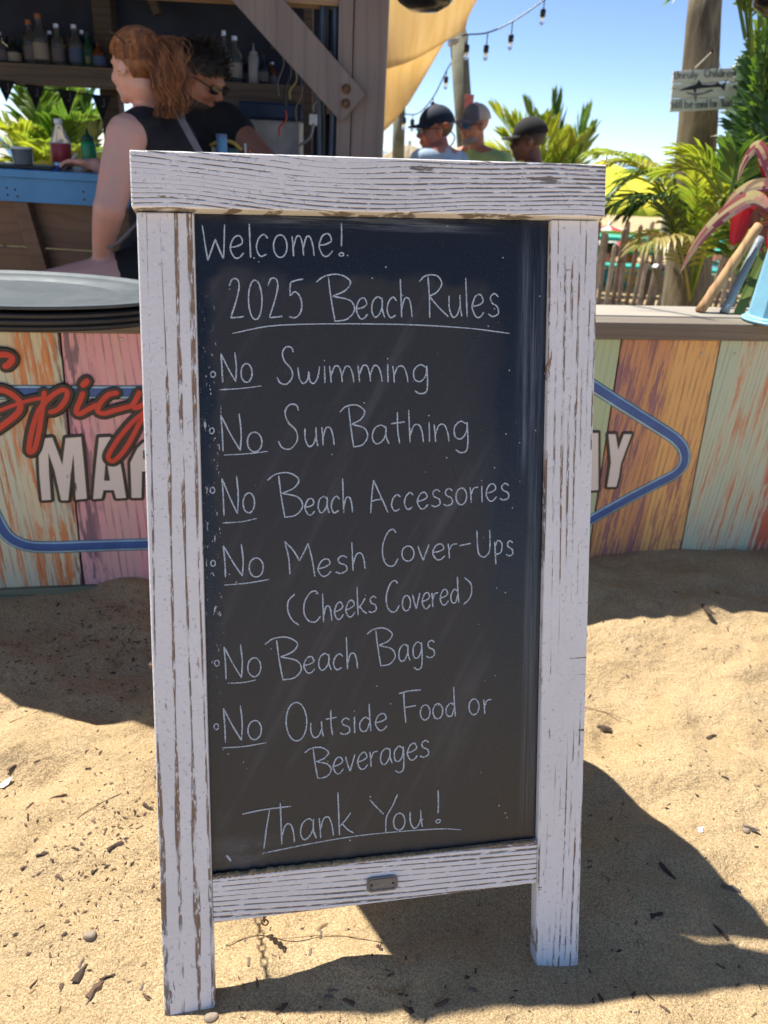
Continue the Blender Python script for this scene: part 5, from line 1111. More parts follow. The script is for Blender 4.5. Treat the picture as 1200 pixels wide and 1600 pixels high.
for i in range(900):
    a = hr.uniform(0, 2*math.pi); b_ = hr.random(); th = math.acos(1-b_*1.15); d_ = Vector((math.sin(th)*math.cos(a), math.sin(th)*math.sin(a), math.cos(th)))
    p0 = Vector((.102*d_.x-.012, .084*d_.y, .092*d_.z+.034))
    if p0.z < .02+.3*max(0, p0.x) and not (p0.x < -.03): continue
    o_ = Vector((hr.uniform(-1, 1), hr.uniform(-1, 1), hr.uniform(-.5, .8)))*.016; paths.append([TB(*p0), TB(*(p0+d_*.014+o_*.5)), TB(*(p0+d_*.016+o_*1.4))])
strands('hair', paths, .0016, dh, bt, hr)
beard = hairmat('beard_hair', (.035, .024, .018), (.08, .05, .035), .7)
def beardf(T, M, mat, parent, s=1.0):
    P = [('e', T(.034, 0, -.080), tuple(k*s for k in (.056, .052, .034)), M), ('e', T(.074, 0, -.096), tuple(k*s for k in (.022, .026, .022)), M), ('e', T(.094, 0, -.047), tuple(k*s for k in (.010, .026, .005)), M)]
    return melt('beard', P, .006, mat, parent, 2)
beardf(TB, MB_, beard, bt)
lensd = simple('dark_lens', (.008, .009, .012), .12, bump=0)
def shades(T, M, parent_name, label, lens=lensd, s=1.0):
    g = root('sunglasses', T(.1, 0, 0), label, 'sunglasses')
    for sg in (-1, 1):
        mb = MB(); Q = []
        for i in range(14):
            a = 2*math.pi*i/14; Q.append((.024*math.cos(a)*abs(math.cos(a))**-.25 if abs(math.cos(a)) > .2 else .024*math.cos(a), .018*math.sin(a)))
        f_ = [T(.104-.010*abs(q[0]+.033*sg)/.03*.6, .033*sg+q[0], .002+q[1]) for q in Q]; b2 = [p-M@Vector((.004, 0, 0)) for p in f_]; n = len(Q)
        mb.add(f_+b2, [tuple(range(n)), tuple(range(2*n-1, n-1, -1))]+[(i, (i+1) % n, (i+1) % n+n, i+n) for i in range(n)]); build('lens', mb, lens, g)
        mb = MB(); mb.tube([T(.100, .056*sg, .008), T(.085, .067*sg, .009), T(.02, .079*sg, .010), T(-.01, .080*sg, .004)], .003*s, 6); build('temple', mb, M_['black'], g)
    mb = MB(); mb.tube([T(.106, -.012, .006), T(.108, 0, .008), T(.106, .012, .006)], .0025, 6); build('bridge', mb, M_['black'], g)
    return g
shades(TB, MB_, 'b', 'black sunglasses worn by the bartender with the dark beard')

# ---- seated figures at and beyond the bar tables
def seated(hc, f, sk_, shirtm, pants, label, vox=.009, body_dir=None, sh_w=.19, big=1.0, neckd=-.165, hairm=None, cap=None, shade=None, beardm=None, lean=.04, sleeves=.5, seat=True, arms='lap', grp=None):
    hc = Vector(hc); bdv = Vector(body_dir or f); bdv.z = 0; bdv.normalize(); lf = Vector((0, 0, 1)).cross(bdv)
    o = root('person', (hc.x, hc.y, 0), label, 'person', grp)
    nk = hc+Vector((0, 0, neckd))-bdv*.05; P, M, T = head_prims(hc, f, big, nk)
    chs = nk+Vector((0, 0, -.20))-bdv*lean*.5; pv = nk+Vector((0, 0, -.52))-bdv*lean
    S_ = [nk+lf*sh_w*k+Vector((0, 0, -.055)) for k in (1, -1)]; prims = list(P); cl = []; pn = []
    prims += [('e', chs, (.14*big, .14*big, .17)), ('c', chs, pv, .13*big, .14*big), ('e', pv, (.15, .15, .11))]
    cl += [('e', chs, (.158*big, .158*big, .18)), ('c', chs, pv, .15*big, .16*big), ('c', nk+Vector((0, 0, -.02)), chs, .07, .13)]
    for k, s_ in zip((1, -1), S_):
        e_ = s_+Vector((0, 0, -.27))+bdv*.08+lf*k*.03; w_ = e_+bdv*.22+Vector((0, 0, -.03))-lf*k*.05
        if arms == 'table': e_ = s_+Vector((0, 0, -.20))+bdv*.17; w_ = e_+bdv*.22+Vector((0, 0, .02))-lf*k*.06
        prims += [('c', nk, s_, .055, .06), ('c', s_, e_, .056, .042), ('c', e_, w_, .040, .027)]+hand_prims(w_, bdv+Vector((0, 0, -.15)), (0, 0, -1), .5)
        cl += [('c', nk+Vector((0, 0, -.03)), s_, .062, .072), ('c', s_, s_.lerp(e_, sleeves), .070, .064)]
        h_ = pv+lf*k*.085+Vector((0, 0, -.02)); kn = h_+bdv*.42+lf*k*.04+Vector((0, 0, .01)); ft = kn+Vector((0, 0, -max(.2, kn.z-.07)))-bdv*.03
        prims += [('c', h_, kn, .085, .058), ('c', kn, kn.lerp(ft, .35), .055, .055), ('c', kn.lerp(ft, .35), ft, .055, .035), ('c', ft, ft+bdv*.14+Vector((0, 0, -.02)), .035, .03)]
        pn += [('c', h_, h_.lerp(kn, .85), .100, .080)]
    pn += [('e', pv+Vector((0, 0, -.02)), (.165, .165, .11))]
    melt('body', prims, vox, SKIN[sk_], o); melt('shirt', cl, .011, shirtm, o, 5); melt('shorts', pn, .012, pants, o, 4)
    if hairm: capshell(T, (.101*big, .082*big, .089*big), lambda x, y, z: z > .02+.5*max(0, x) or (x < -.02 and z > -.05), 'hair', hairm, o)
    if cap:
        cm, cm2 = cap; capshell(T, (.108, .090, .098), lambda x, y, z: z > .030, 'cap_crown', cm, o)
        if cm2 is not cm: capshell(T, (.1085, .0905, .0985), lambda x, y, z: z > .030 and x > .02, 'cap_front', cm2, o)
        mb = MB(); n_ = 12; vs = []
        for zo in (0, -.005):
            for i in range(n_+1):
                a = R_(-72+144*i/n_); vs.append(T(.088*math.cos(a)-.005, .082*math.sin(a), .040+zo)); vs.append(T(.088*math.cos(a)-.005+.082*max(0, math.cos(a))**.6, .080*math.sin(a), .030+zo-.012*abs(math.sin(a))))
        b_ = 2*(n_+1); fs = [(2*i, 2*i+1, 2*i+3, 2*i+2) for i in range(n_)]+[(b_+2*i, b_+2*i+2, b_+2*i+3, b_+2*i+1) for i in range(n_)]+[(2*i+1, b_+2*i+1, b_+2*i+3, 2*i+3) for i in range(n_)]
        mb.add(vs, fs); build('visor', mb, cm2, o, smooth=True)
        mb = MB(); mb.ell(T(-.012, 0, .132), (.008, .008, .004), None, 8, 6); build('cap_button', mb, cm, o)
    if beardm: beardf(T, M, beardm, o)
    if shade: shades(T, M, '', shade[0], shade[1])
    if seat:
        sb = root('stool', (pv.x, pv.y, 0), 'simple stool under the '+seat, 'stool', grp and grp+' stools'); zt = pv.z-.13
        build('seat', MB().lathe([(.05, zt-.03), (.17, zt-.03), (.175, zt-.015), (.16, zt)], (pv.x, pv.y, 0), 20), rafm, sb)
        for a_ in (45, 135, 225, 315): mb = MB(); mb.bar((pv.x+.11*math.cos(R_(a_)), pv.y+.11*math.sin(R_(a_)), zt-.03), (pv.x+.16*math.cos(R_(a_)), pv.y+.16*math.sin(R_(a_)), 0), .03, .03); build('leg', mb, rafm, sb)
    return T, M, o
navy = simple('navy_cap', (.006, .014, .035), .8, bump=.3); gcap = simple('grey_cap', (.42, .36, .32), .85, bump=.3); bcap = simple('black_cap', (.014, .013, .013), .9); dkv = simple('cap_dark_front', (.13, .13, .15), .8)
pale = simple('pale_blue_shirt', (.42, .55, .66), .8, scale=9, bump=.4); lime = simple('lime_shirt', (.36, .52, .20), .8, scale=9, bump=.4); dks = simple('charcoal_shirt', (.05, .05, .055), .85)
khk = simple('khaki_shorts', (.25, .2, .13), .85)
T, M, o = seated(at(680, 203, 5.0), (-.93, -.30, -.12), 'red', pale, khk, 'man in navy baseball cap and pale blue shirt, leftmost of the three men', .0075, (-.7, .5, 0), .20, 1.0, -.115, hairmat('brown_hair', (.08, .045, .03), (.12, .07, .05)), (navy, navy), ('dark sunglasses on the man in the navy cap', lensd), None, seat='man in the navy cap')
mb = MB(); mb.tube(crom([T(-.08, .04, -.01), T(-.12, .0, -.05), T(-.11, -.06, -.10), T(-.06, -.09, -.15)], 5), .004, 6); build('glasses_cord', mb, M_['black'], o)
m2 = MB(); m2.box(tuple(T(-.10, -.05, .035)), tuple(T(-.08, -.09, .075))); 
m2 = MB(); cpt = at(697, 196, 4.88); m2.ell(cpt, (.018, .006, .016)); build('cap_patch', m2, simple('orange_patch', (.45, .12, .05), .7), o)
bl_l = simple('blue_mirror_lens', (.03, .12, .45), .08, .6, bump=0)
seated(at(741, 196, 5.45), (-.80, -.58, -.10), 'tan', lime, khk, 'man with grey goatee, mesh cap and lime green shirt, middle of the three men', .0075, (-.6, -.8, 0), .20, .97, -.15, None, (gcap, dkv), ('blue mirrored sunglasses on the man in the lime shirt', bl_l), hairmat('grey_beard', (.22, .19, .17), (.32, .28, .25), .7), seat='man in the lime green shirt')
seated(at(826, 220, 4.95), (-.95, .10, -.14), 'brown', dks, M_['blackcloth'], 'dark haired person in a black cap, rightmost of the three at the table', .0075, (-.9, .4, 0), .18, .95, -.14, dh, (bcap, bcap), ('dark sunglasses worn under the black cap', lensd), None, seat='person in the black cap')

# ------------------------------------------------------------------ shade sails, lamps, poles, string lights
def sail(name, grid, mat, label):
    n, m_ = len(grid), len(grid[0]); R = []
    for row in grid: R.append(crom(row, 6))
    cols = [crom([R[i][j] for i in range(n)], 6) for j in range(len(R[0]))]
    mb = MB(); nj, ni = len(cols), len(cols[0])
    mb.add([p for c_ in cols for p in c_], [(a*ni+b, a*ni+b+1, (a+1)*ni+b+1, (a+1)*ni+b) for a in range(nj-1) for b in range(ni-1)])
    o = build(name, mb, mat, smooth=True); so_ = o.modifiers.new('thick', 'SOLIDIFY'); so_.thickness = .003; tag(o, label, 'shade sail'); return o
t = NT('sail_cloth'); v = t.obj(); st_ = t.ramp(t.noise(t.scl(v, (22, 22, 1.2)), 1.0, 4, .6), .3, .7); t.col(t.mix(st_, (.70, .56, .32), (.78, .64, .40))); t.set(.9)
tr = t.n('BsdfTranslucent'); t.l(t.mix(st_, (.86, .68, .36), (.92, .76, .46)), tr.inputs[0]); mx = t.n('MixShader'); mx.inputs[0].default_value = .55
t.l(t.b.outputs[0], mx.inputs[1]); t.l(tr.outputs[0], mx.inputs[2]); t.l(mx.outputs[0], t.out.inputs[0]); sailm = t.mat
sail('shade_sail', [[at(480, -120, 4.9), at(600, -110, 5.3), at(720, -100, 5.7), at(800, -95, 6.0)], [at(470, 10, 4.9), at(560, 20, 5.3), at(670, 20, 5.6), at(738, 14, 5.9)], [at(470, 150, 5.0), at(590, 112, 5.3), at(650, 92, 5.6), at(727, 47, 5.85)]], sailm, 'tan shade sail stretched beside the bar post and tied to the round pole')
sail('shade_sail', [[at(440, 60, 5.6), at(560, 60, 5.8), at(660, 62, 6.0), at(704, 50, 6.1)], [at(450, 140, 5.6), at(560, 132, 5.8), at(625, 120, 6.0), at(668, 112, 6.1)], [at(470, 280, 5.5), at(560, 232, 5.7), at(606, 200, 5.9), at(640, 160, 6.0)]], sailm, 'lower tan shade sail hanging behind the first one, curling down to the bar')
polem = simple('pole_wood', (.16, .16, .11), .85, var=.2, scale=8, bump=.4)
def pole(a, b, r, label):
    d = (b-a)/(b.z-a.z); g = a-d*(a.z+.1); o = root('wooden_pole', g, label, 'pole'); mb = MB(); mb.tube([g, a.lerp(b, .3), b], [r*1.08, r*1.03, r], 16); build('shaft', mb, polem, o, smooth=True); return o
pa, pb_ = at(729, 250, 6.2), at(716, 52, 6.3); o = pole(pa, pb_, .062, 'round greenish timber pole holding the corner of the shade sail'); 
mb = MB(); mb.lathe([(.068, -.02), (.070, .0), (.068, .02)], pb_-Vector((0, 0, .06)), 16); mb2 = mb; build('metal_band', mb, M_['steel'], o)
mb = MB(); mb.tube([at(727, 47, 5.85), at(722, 50, 6.2)], .006, 6); build('shackle', mb, M_['steel'], o)
pole(at(622, 250, 7.5), at(624, 168, 7.5), .052, 'shorter timber pole standing behind the lower edge of the shade sail')
mb = MB(); q = at(732, 160, 6.1); mb.box((q.x-.028, 6.1, q.z-.05), (q.x+.035, 6.108, q.z+.05)); tag(build('notice', mb, simple('faded_red_notice', (.50, .16, .16), .7, var=.25, scale=40), bevel=.001), 'small faded red notice fixed to the round pole', 'notice')
def lamp_strings(name, pts, bulbs, Yd, label, r=.0045):
    o = root(name, at(*pts[0], Yd), label, 'string lights'); mb = MB(); mb.tube(crom([at(x, y, Yd) for x, y in pts], 6), r, 5); build('wire', mb, M_['black'], o, smooth=True)
    gb = glass('bulb_glass', (.85, .87, .88), .05, .85)
    for x, y, hl in bulbs:
        p = at(x, y, Yd); k = hl*Yd*.00072; mb = MB(); mb.tube([p, p-Vector((0, 0, k*1.6))], r*.8, 5); build('drop', mb, M_['black'], o)
        q = p-Vector((0, 0, k*1.6)); mb = MB(); mb.lathe([(.010, -.045), (.017, -.040), (.017, -.006), (.008, 0)], q, 10); build('socket', mb, M_['black'], o, smooth=True)
        mb = MB(); mb.lathe([(.002, -.088), (.012, -.082), (.016, -.068), (.011, -.050), (.009, -.046)], q, 12); build('bulb', mb, gb, o, smooth=True)
lamp_strings('string_lights', [(722, 56), (731, 54), (762, 51), (800, 34), (850, 0), (905, -45)], [(731, 54, 8), (762, 51, 10), (801, 34, 10), (851, -2, 8)], 5.6, 'string of clear bulbs on black wire rising right from the round pole')
lamp_strings('string_lights', [(712, 88), (698, 110), (678, 150), (655, 176), (632, 178), (618, 170)], [(698, 110, 5), (677, 150, 5), (645, 179, 4), (632, 178, 3)], 6.6, 'string of clear bulbs dropping left below the round pole')
def blacklamp(px, py, Yd, r, label):
    c_ = at(px, py, Yd); o = root('hanging_lamp', c_, label, 'lamp')
    build('shade', MB().lathe([(.004, -r*.62), (r*.5, -r*.58), (r*.86, -r*.38), (r, -.02), (r*.98, .02), (r*.7, .09), (r*.25, .15), (.02, .16)], c_, 32), simple('black_enamel', (.010, .011, .014), .22, bump=0), o, smooth=True)
    mb = MB(); mb.tube([c_+Vector((0, 0, .16)), c_+Vector((0, 0, 1.2))], .006, 8); build('cord', mb, M_['black'], o)
blacklamp(664, -14, 2.7, .085, 'black enamel lamp hanging in front of the tan shade sail')
blacklamp(1228, -5, 2.6, .085, 'black enamel lamp cut off by the upper right corner')

# ------------------------------------------------------------------ umbrellas, fence, tables and people beyond
def umbrella(px, py, Yd, rad, h, mats, label, thatch=False, ang=0):
    top = at(px, py, Yd); o = root('beach_umbrella', (top.x, top.y, 0), label, 'umbrella', None); n = 8
    for i in range(n):
        mb = MB(); a0, a1 = 2*math.pi*i/n+ang, 2*math.pi*(i+1)/n+ang; rows = []
        for k in range(5):
            q = k/4; rr = rad*q; zz = top.z-h*(q**1.25); e = []
            for m_ in range(4):
                a = a0+(a1-a0)*m_/3; sag = 1-.045*math.sin(math.pi*m_/3)*q; e.append(Vector((top.x+rr*sag*math.cos(a), top.y+rr*sag*math.sin(a), zz)))
            rows.append(e)
        vs = [p for e in rows for p in e]; mb.add(vs, [(k*4+m_, k*4+m_+1, (k+1)*4+m_+1, (k+1)*4+m_) for k in range(4) for m_ in range(3)])
        p_ = build('canopy_panel', mb, mats[i % len(mats)], o, smooth=True); sm = p_.modifiers.new('t', 'SOLIDIFY'); sm.thickness = .004
    mb = MB(); mb.tube([(top.x, top.y, -.1), (top.x, top.y, top.z+.05)], .02, 8); build('pole', mb, M_['steel'] if not thatch else polem, o, smooth=True); return o
cloth = lambda n, c: (lambda t: t)(leaf(n, c, tuple(x*.9 for x in c), .4, .85))
wh = cloth('canopy_white', (.78, .78, .76)); ye = cloth('canopy_yellow', (.90, .84, .08)); re_ = cloth('canopy_red', (.62, .07, .07)); tn = cloth('canopy_tan', (.50, .42, .30)); bl_ = cloth('canopy_blue', (.12, .30, .55))
umbrella(52, 176, 9.0, 1.0, .42, [wh], 'white beach umbrella seen under the bar shelf, behind the yellow palm')
umbrella(150, 200, 10.5, 1.1, .40, [wh], 'white beach umbrella farther off, beside the green squirt bottle', ang=.3)
umbrella(-20, 205, 8.0, .9, .40, [wh, bl_], 'blue and white umbrella cut by the left edge')
umbrella(640, 226, 12.0, .50, .22, [tn], 'small tan thatch umbrella low behind the shade sail', True)
umbrella(945, 252, 9.0, 1.15, .46, [ye], 'bright yellow umbrella behind the drooping palm fronds', ang=.2)
umbrella(952, 352, 12.5, .9, .30, [re_, wh], 'red and white umbrella low above the picket fence')
umbrella(1190, 300, 13, 1.2, .4, [bl_, wh], 'blue and white umbrella half hidden by the tall palms')
umbrella(745, 262, 16, 1.0, .30, [tn], 'far tan umbrella hidden low behind the man in the lime shirt')
# picket fence
pkm = [simple('picket_%s' % n, c, .85, var=.25, scale=12, bump=.4) for n, c in (('grey', (.24, .19, .15)), ('brown', (.19, .125, .085)), ('pale', (.36, .30, .23)))]
fa, fb = on_z(905, 482, 0), on_z(1250, 498, 0); fa = Vector((1.25, 6.1, 0)); fb = Vector((3.5, 6.9, 0)); fr_ = random.Random(9)
fence = root('picket_fence', fa, 'weathered wooden picket fence behind the palms, between bar and beach tables', 'fence')
n_ = int((fb-fa).length/.062); src = {}
for i in range(n_):
    p = fa.lerp(fb, i/n_); h_ = fr_.choice((.60, .66, .72)); k = (i*7+fr_.randint(0, 2)) % 3; key = (h_, k)
    if key not in src:
        mb = MB().prism([(-.017, 0), (.017, 0), (.017, h_-.02), (.0, h_), (-.017, h_-.02)], -.006, .006); ob = build('picket', mb, pkm[k], fence, local=True, origin=(0, 0, 0)); src[key] = ob
    else: ob = src[key].copy(); COL.objects.link(ob)
    ob.location = p-fa+Vector((0, 0, fr_.uniform(-.03, .03)-.04)); ob.rotation_euler = (fr_.uniform(-.05, .05), fr_.uniform(-.05, .05), math.atan2((fb-fa).y, (fb-fa).x)+fr_.uniform(-.1, .1))
for z in (.12, .40):
    mb = MB(); mb.tube([fa+Vector((0, .012, z)), fb+Vector((0, .012, z))], .005, 5); build('fence_wire', mb, M_['rust'], fence)
for q in (.02, .36, .7, 1.0):
    p = fa.lerp(fb, q)+Vector((0, .03, 0)); mb = MB(); mb.tube([p-Vector((0, 0, .1)), p+Vector((0, 0, .80))], .028, 10); build('fence_post', mb, polem, fence, smooth=True)
# teal picnic tables and black chair
teal = simple('teal_paint', (.04, .42, .33), .5, var=.15)
def table(x, y, w, label, mat=teal):
    o = root('picnic_table', (x, y, 0), label, 'table')
    for k in range(4): build('top_board', MB().box((x-w/2, y-.36+k*.18, .44), (x+w/2, y-.36+k*.18+.17, .475)), mat, o, bevel=.004)
    for sx_ in (-1, 1):
        mb = MB(); mb.bar((x+sx_*w*.36, y-.34, -.05), (x+sx_*w*.36, y+.12, .438), .05, .04); build('leg', mb, mat, o); mb = MB(); mb.bar((x+sx_*w*.36+.05, y+.34, -.05), (x+sx_*w*.36+.05, y-.12, .438), .05, .04); build('leg', mb, mat, o)
        build('bench', MB().box((x-w/2, y+sx_*.62-.1, .24), (x+w/2, y+sx_*.62+.1, .27)), mat, o, bevel=.004)
q = at(1015, 432, 7.6); table(q.x, 7.9, 1.3, 'teal picnic table behind the picket fence, left of the weathered post')
q = at(1150, 425, 8.2); table(q.x, 8.5, 1.6, 'teal picnic table behind the fence, right of the weathered post')
q = at(1040, 380, 6.6); o = root('black_chair', (q.x, 6.6, 0), 'black high backed chair beyond the fence left of the post', 'chair')
build('backrest', MB().box((q.x-.14, 6.6, q.z-.03), (q.x+.20, 6.64, q.z+.03)), M_['black'], o, bevel=.01)
for dx_ in (-.03, .14): mb = MB(); mb.bar((q.x+dx_, 6.63, q.z-.02), (q.x+dx_-.06, 6.7, 0), .06, .03); build('leg', mb, M_['black'], o)
build('seat', MB().box((q.x-.12, 6.42, .33), (q.x+.18, 6.6, .36)), M_['black'], o, bevel=.01)
mb = MB(); mb.bar(on_z(1006, 478, .05)+Vector((0, -.8, 0)), at(1024, 415, 5.4), .035, .03); tag(build('black_stake', mb, M_['black']), 'black slanted stake in front of the picket fence', 'stake')
shm_ = {k: simple('shirt_'+k, c, .85) for k, c in dict(blue=(.16, .30, .50), white=(.65, .66, .66), pink=(.55, .22, .25), grey=(.2, .22, .26), violet=(.30, .28, .45), teal=(.06, .30, .34)).items()}
GR = None
def far(px, py, Yd, yaw, shirt, hair_, label, sk__='tan', ar='table', cap=None):
    f = (math.cos(yaw), math.sin(yaw), -.15); h = at(px, py, Yd)
    seated(h, f, sk__, shm_[shirt], khk, label, .014, None, .17, .95, -.14, hair_, cap, None, None, .05, .5, None, ar)
hb = hairmat('far_brown_hair', (.07, .035, .02), (.12, .07, .04)); hbl = hairmat('far_blond_hair', (.38, .24, .10), (.45, .32, .15))
far(952, 398, 8.0, 2.6, 'teal', hb, 'person in teal shirt sitting just right of the chalkboard, behind the fence', 'fair')
far(985, 402, 8.9, .4, 'blue', None, 'person in blue shirt and white cap at the left teal table', 'tan', cap=(simple('white_cap', (.6, .6, .58), .8),)*2)
far(1026, 396, 9.4, -2.2, 'violet', hb, 'person in violet shirt at the far side of the left teal table', 'fair')
far(1118, 392, 9.6, 2.9, 'white', hbl, 'blond person in white shirt at the right teal table', 'fair')
far(1148, 396, 9.2, .5, 'blue', hb, 'person in blue shirt at the right teal table beside the blond one', 'tan')
far(1172, 390, 10.2, -1.5, 'pink', hb, 'person in pink shirt farthest right behind the red leaf', 'fair')

# ------------------------------------------------------------------ wood chips, twigs and litter on the sand
cr_ = random.Random(21)
chm = [simple('chip_'+n, c, .85, var=.3, scale=80, bump=.6) for n, c in (('dark', (.07, .045, .03)), ('brown', (.15, .09, .055)), ('grey', (.20, .155, .12)), ('tan', (.33, .22, .12)))]
chips = []
for k in range(10):
    mb = MB(); L = 1; w_ = cr_.uniform(.28, .5); n_ = 5; ring_ = []; sk0 = cr_.uniform(-.25, .25)
    for i in range(n_+1):
        x = -.5+i/n_; ww = w_*(math.sin(math.pi*(.16+.70*i/n_))**.4)*cr_.uniform(.55, 1.15)*.5; hh = .10*cr_.uniform(.7, 1.3)*math.sin(math.pi*(.1+.8*i/n_)); y_ = cr_.uniform(-.04, .04)
        ring_ += [(x+sk0*w_*.6, y_-ww, -hh*.3), (x+sk0*w_*.2, y_-ww*.4, hh), (x, y_+ww*.5, hh*.8), (x-sk0*w_*.6, y_+ww, -hh*.3)]
    fs = [(4*i+j, 4*i+(j+1) % 4, 4*i+4+(j+1) % 4, 4*i+4+j) for i in range(n_) for j in range(4)]+[(3, 2, 1, 0), (4*n_, 4*n_+1, 4*n_+2, 4*n_+3)]
    mb.add(ring_, fs); chips.append(mb)
chipme = {}
def chip(px, py, size, ang, m_, k, label=None):
    g = on_z(px, py, 0)
    for _ in range(4): g = on_z(px, py, ground(g.x, g.y))
    z = ground(g.x, g.y); key = (k, m_)
    if key not in chipme:
        o = build('wood_chip', chips[k], chm[m_], origin=(0, 0, 0)); chipme[key] = o
    else: o = chipme[key].copy(); COL.objects.link(o)
    o.location = (g.x, g.y, z+size*.045); o.scale = (size, size, size); o.rotation_euler = (cr_.uniform(-.25, .25), cr_.uniform(-.2, .2), ang)
    if label: o['label'] = label; o['category'] = 'wood chip'
    else: tag(o, 'small piece of bark mulch lying loose on the sand', 'wood chip', 'bark mulch pieces on the sand')
named = [(1043, 1362, .034, -1.0, 0, 'long dark chip in the shade right of the sign\'s right leg'), (1142, 1388, .028, -.3, 2, 'grey brown chip in sunlight just past the shadow edge at right'), (1026, 1430, .020, .2, 0, 'blackish square chip in the shade, right of the right leg'),
 (1125, 1455, .026, -.9, 0, 'upright looking dark chip near the lower right shade edge'), (1170, 1295, .034, -.3, 2, 'splintered grey chip near the right edge of the photo'), (940, 1138, .040, -.3, 0, 'dark charred sliver touching the right leg'),
 (1110, 1152, .028, .5, 0, 'small dark forked splinter on the sunny sand at right'), (1100, 960, .055, -1.1, 0, 'long dark stick in the shade below the orange plank'), (441, 1575, .022, .8, 1, 'brown chip low in front between the legs, leftmost'),
 (545, 1565, .018, -.4, 1, 'brown chip low in front between the legs, second from left'), (690, 1567, .022, .5, 1, 'rounded brown chip in front of the sign, right of centre'), (640, 1578, .020, -.4, 0, 'dark thin chip in front of the sign below the centre'),
 (503, 1448, .020, .7, 3, 'pale pinkish chip on the sunlit sand under the bottom rail'), (92, 1245, .026, .6, 1, 'large folded brown chip left of the left leg'), (22, 1200, .026, 1.1, 1, 'brown chip beside the torn white paper at the left edge'),
 (150, 1545, .030, 1.1, 1, 'largest bark block low on the left'), (128, 1520, .032, 1.3, 0, 'long dark chip standing next to the bark block at lower left'), (168, 1527, .020, .5, 0, 'short dark chip right of the bark block at lower left'),
 (150, 1360, .016, .8, 0, 'small black chip above the round pebble'), (180, 1322, .026, .8, 0, 'dark curled chip above the pebble, near the leg'), (232, 1262, .024, -.5, 0, 'black flat chip almost touching the left leg'), (66, 1335, .02, .2, 0, 'dark chip in the sand at far left, mid height')]
for i, (x, y, s_, a, m_, lab) in enumerate(named): chip(x, y, s_*1.05, a, m_, i % 10, lab)
def scatter_px(n):
    out = []
    while len(out) < n:
        r = cr_.random()
        if r < .42: x, y = cr_.uniform(0, 238), 930+(1-cr_.random()**1.0)*650
        elif r < .56: x, y = cr_.uniform(0, 238), cr_.uniform(935, 1120)
        elif r < .86: x, y = cr_.uniform(915, 1200), cr_.uniform(905, 1590)
        else: x, y = cr_.uniform(338, 832), cr_.uniform(1420, 1595)
        g = on_z(x, y, 0)
        if (g-WA).dot(WN) > -.02: continue
        if noise.noise(Vector((g.x*4, g.y*4, 7))) < cr_.uniform(-.5, .35): continue
        out.append((x, y))
    return out
for x, y in scatter_px(230): chip(x, y, cr_.choice((.006, .007, .009, .011, .015)), cr_.uniform(-1.6, 1.6), cr_.choice((0, 0, 1, 1, 2, 3)), cr_.randint(0, 9))
mb = MB()
for i in range(5500):
    x, y = cr_.uniform(-1.3, 1.6), cr_.uniform(.47, 2.1)
    if i < 1400: x, y = cr_.gauss(-.62, .16), cr_.gauss(1.52, .12)
    elif i < 1900: x, y = cr_.gauss(-.42, .08), cr_.gauss(.90, .09)
    if (Vector((x, y, 0))-WA).dot(WN) > -.015: continue
    if i > 1900 and noise.noise(Vector((x*3.1, y*3.1, 2))) < cr_.uniform(-.6, .45): continue
    s_ = cr_.choice((.0012, .0018, .0018, .0025, .0035, .0055)); a = cr_.uniform(0, 6.3); z = ground(x, y)+.0008; d_ = Vector((math.cos(a), math.sin(a), cr_.uniform(-.2, .3)))*s_; e_ = Vector((-math.sin(a), math.cos(a), cr_.uniform(-.3, .3)))*s_*cr_.uniform(.15, .6)
    c_ = Vector((x, y, z+s_*.1)); n_ = Vector((0, 0, s_*.22)); mb.add([c_-d_, c_-e_, c_+d_, c_+e_, c_+n_], [(0, 1, 4), (1, 2, 4), (2, 3, 4), (3, 0, 4)], cr_.choice((0, 1, 1, 2)))
tag(build('bark_litter', mb, [chm[0], chm[1], chm[3]], origin='none'), kind='stuff')
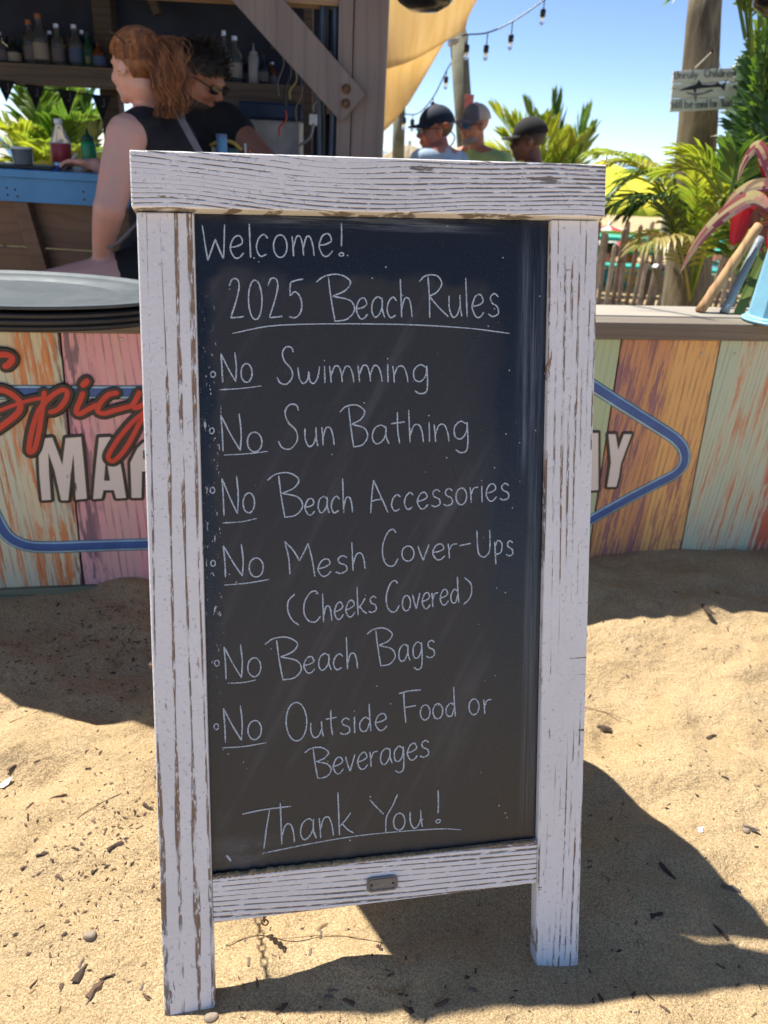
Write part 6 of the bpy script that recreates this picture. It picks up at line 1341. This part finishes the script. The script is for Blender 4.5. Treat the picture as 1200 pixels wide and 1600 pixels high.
# twigs, pebbles, shells, paper
def onsand(px, py):
    g = on_z(px, py, 0)
    for _ in range(4): g = on_z(px, py, ground(g.x, g.y))
    return Vector((g.x, g.y, ground(g.x, g.y)))
for pts, lab in (([(352, 1478), (400, 1462), (440, 1468), (520, 1462), (600, 1474)], 'thin curved root lying on the lit sand under the bottom rail'), ([(585, 1545), (610, 1550), (640, 1545), (625, 1562)], 'small bent twig in front of the stile shadow'), ([(624, 1505), (626, 1520), (625, 1537)], 'short upright straw by the shadow between the legs'),
                 ([(910, 1105), (950, 1115), (985, 1128)], 'thin dry twig beside the right leg in sunlight'), ([(190, 1240), (150, 1260), (120, 1280)], 'thin twig on the sand left of the left leg'), ([(15, 1130), (60, 1112), (85, 1098)], 'straw just below the tray shadow at far left'), ([(1085, 1000), (1100, 1030), (1112, 1060)], 'thin straw on the lit sand below the wall shadow')):
    mb = MB(); mb.tube(crom([onsand(*p)+Vector((0, 0, .002)) for p in pts], 5), .0007, 5); tag(build('twig', mb, chm[3], smooth=True), lab, 'twig')
peb = simple('pebble_stone', (.26, .20, .14), .7, var=.2, scale=60)
for p, r, lab in (((140, 1463), .0085, 'round brown pebble lying low left of the left leg'), ((330, 1590), .008, 'pebble half cut by the bottom edge beside the left leg'), ((1165, 1298), .006, 'small pebble near the splintered chip')):
    mb = MB(); g = onsand(*p); mb.ell(g+Vector((0, 0, r*.05)), (r*1.2, r, r*.75)); mb.xf(lambda q: q+Vector((1, 1, 1))*.28*r*noise.noise(q*90)); tag(build('pebble', mb, peb, smooth=True), lab, 'pebble')
for p, lab in (((8, 1225), 'torn scrap of white paper at the left edge of the sand'), ((1095, 1297), 'small bright white shell fragment on the sunny sand at right')):
    g = onsand(*p); mb = MB(); k = .012 if p[0] < 100 else .006
    mb.add([g+Vector(v_)*k for v_ in ((-1, -.8, .05), (.2, -1, .3), (.6, -.1, .15), (.9, 1, .7), (-.1, .6, .3), (-.6, .9, .1), (0, 0, .35))], [(0, 1, 6), (1, 2, 6), (2, 3, 6), (3, 4, 6), (4, 5, 6), (5, 0, 6)])
    o = build('paper_scrap' if p[0] < 100 else 'shell', mb, M_['white']); sm = o.modifiers.new('t', 'SOLIDIFY'); sm.thickness = .0008; tag(o, lab, 'paper' if p[0] < 100 else 'shell')
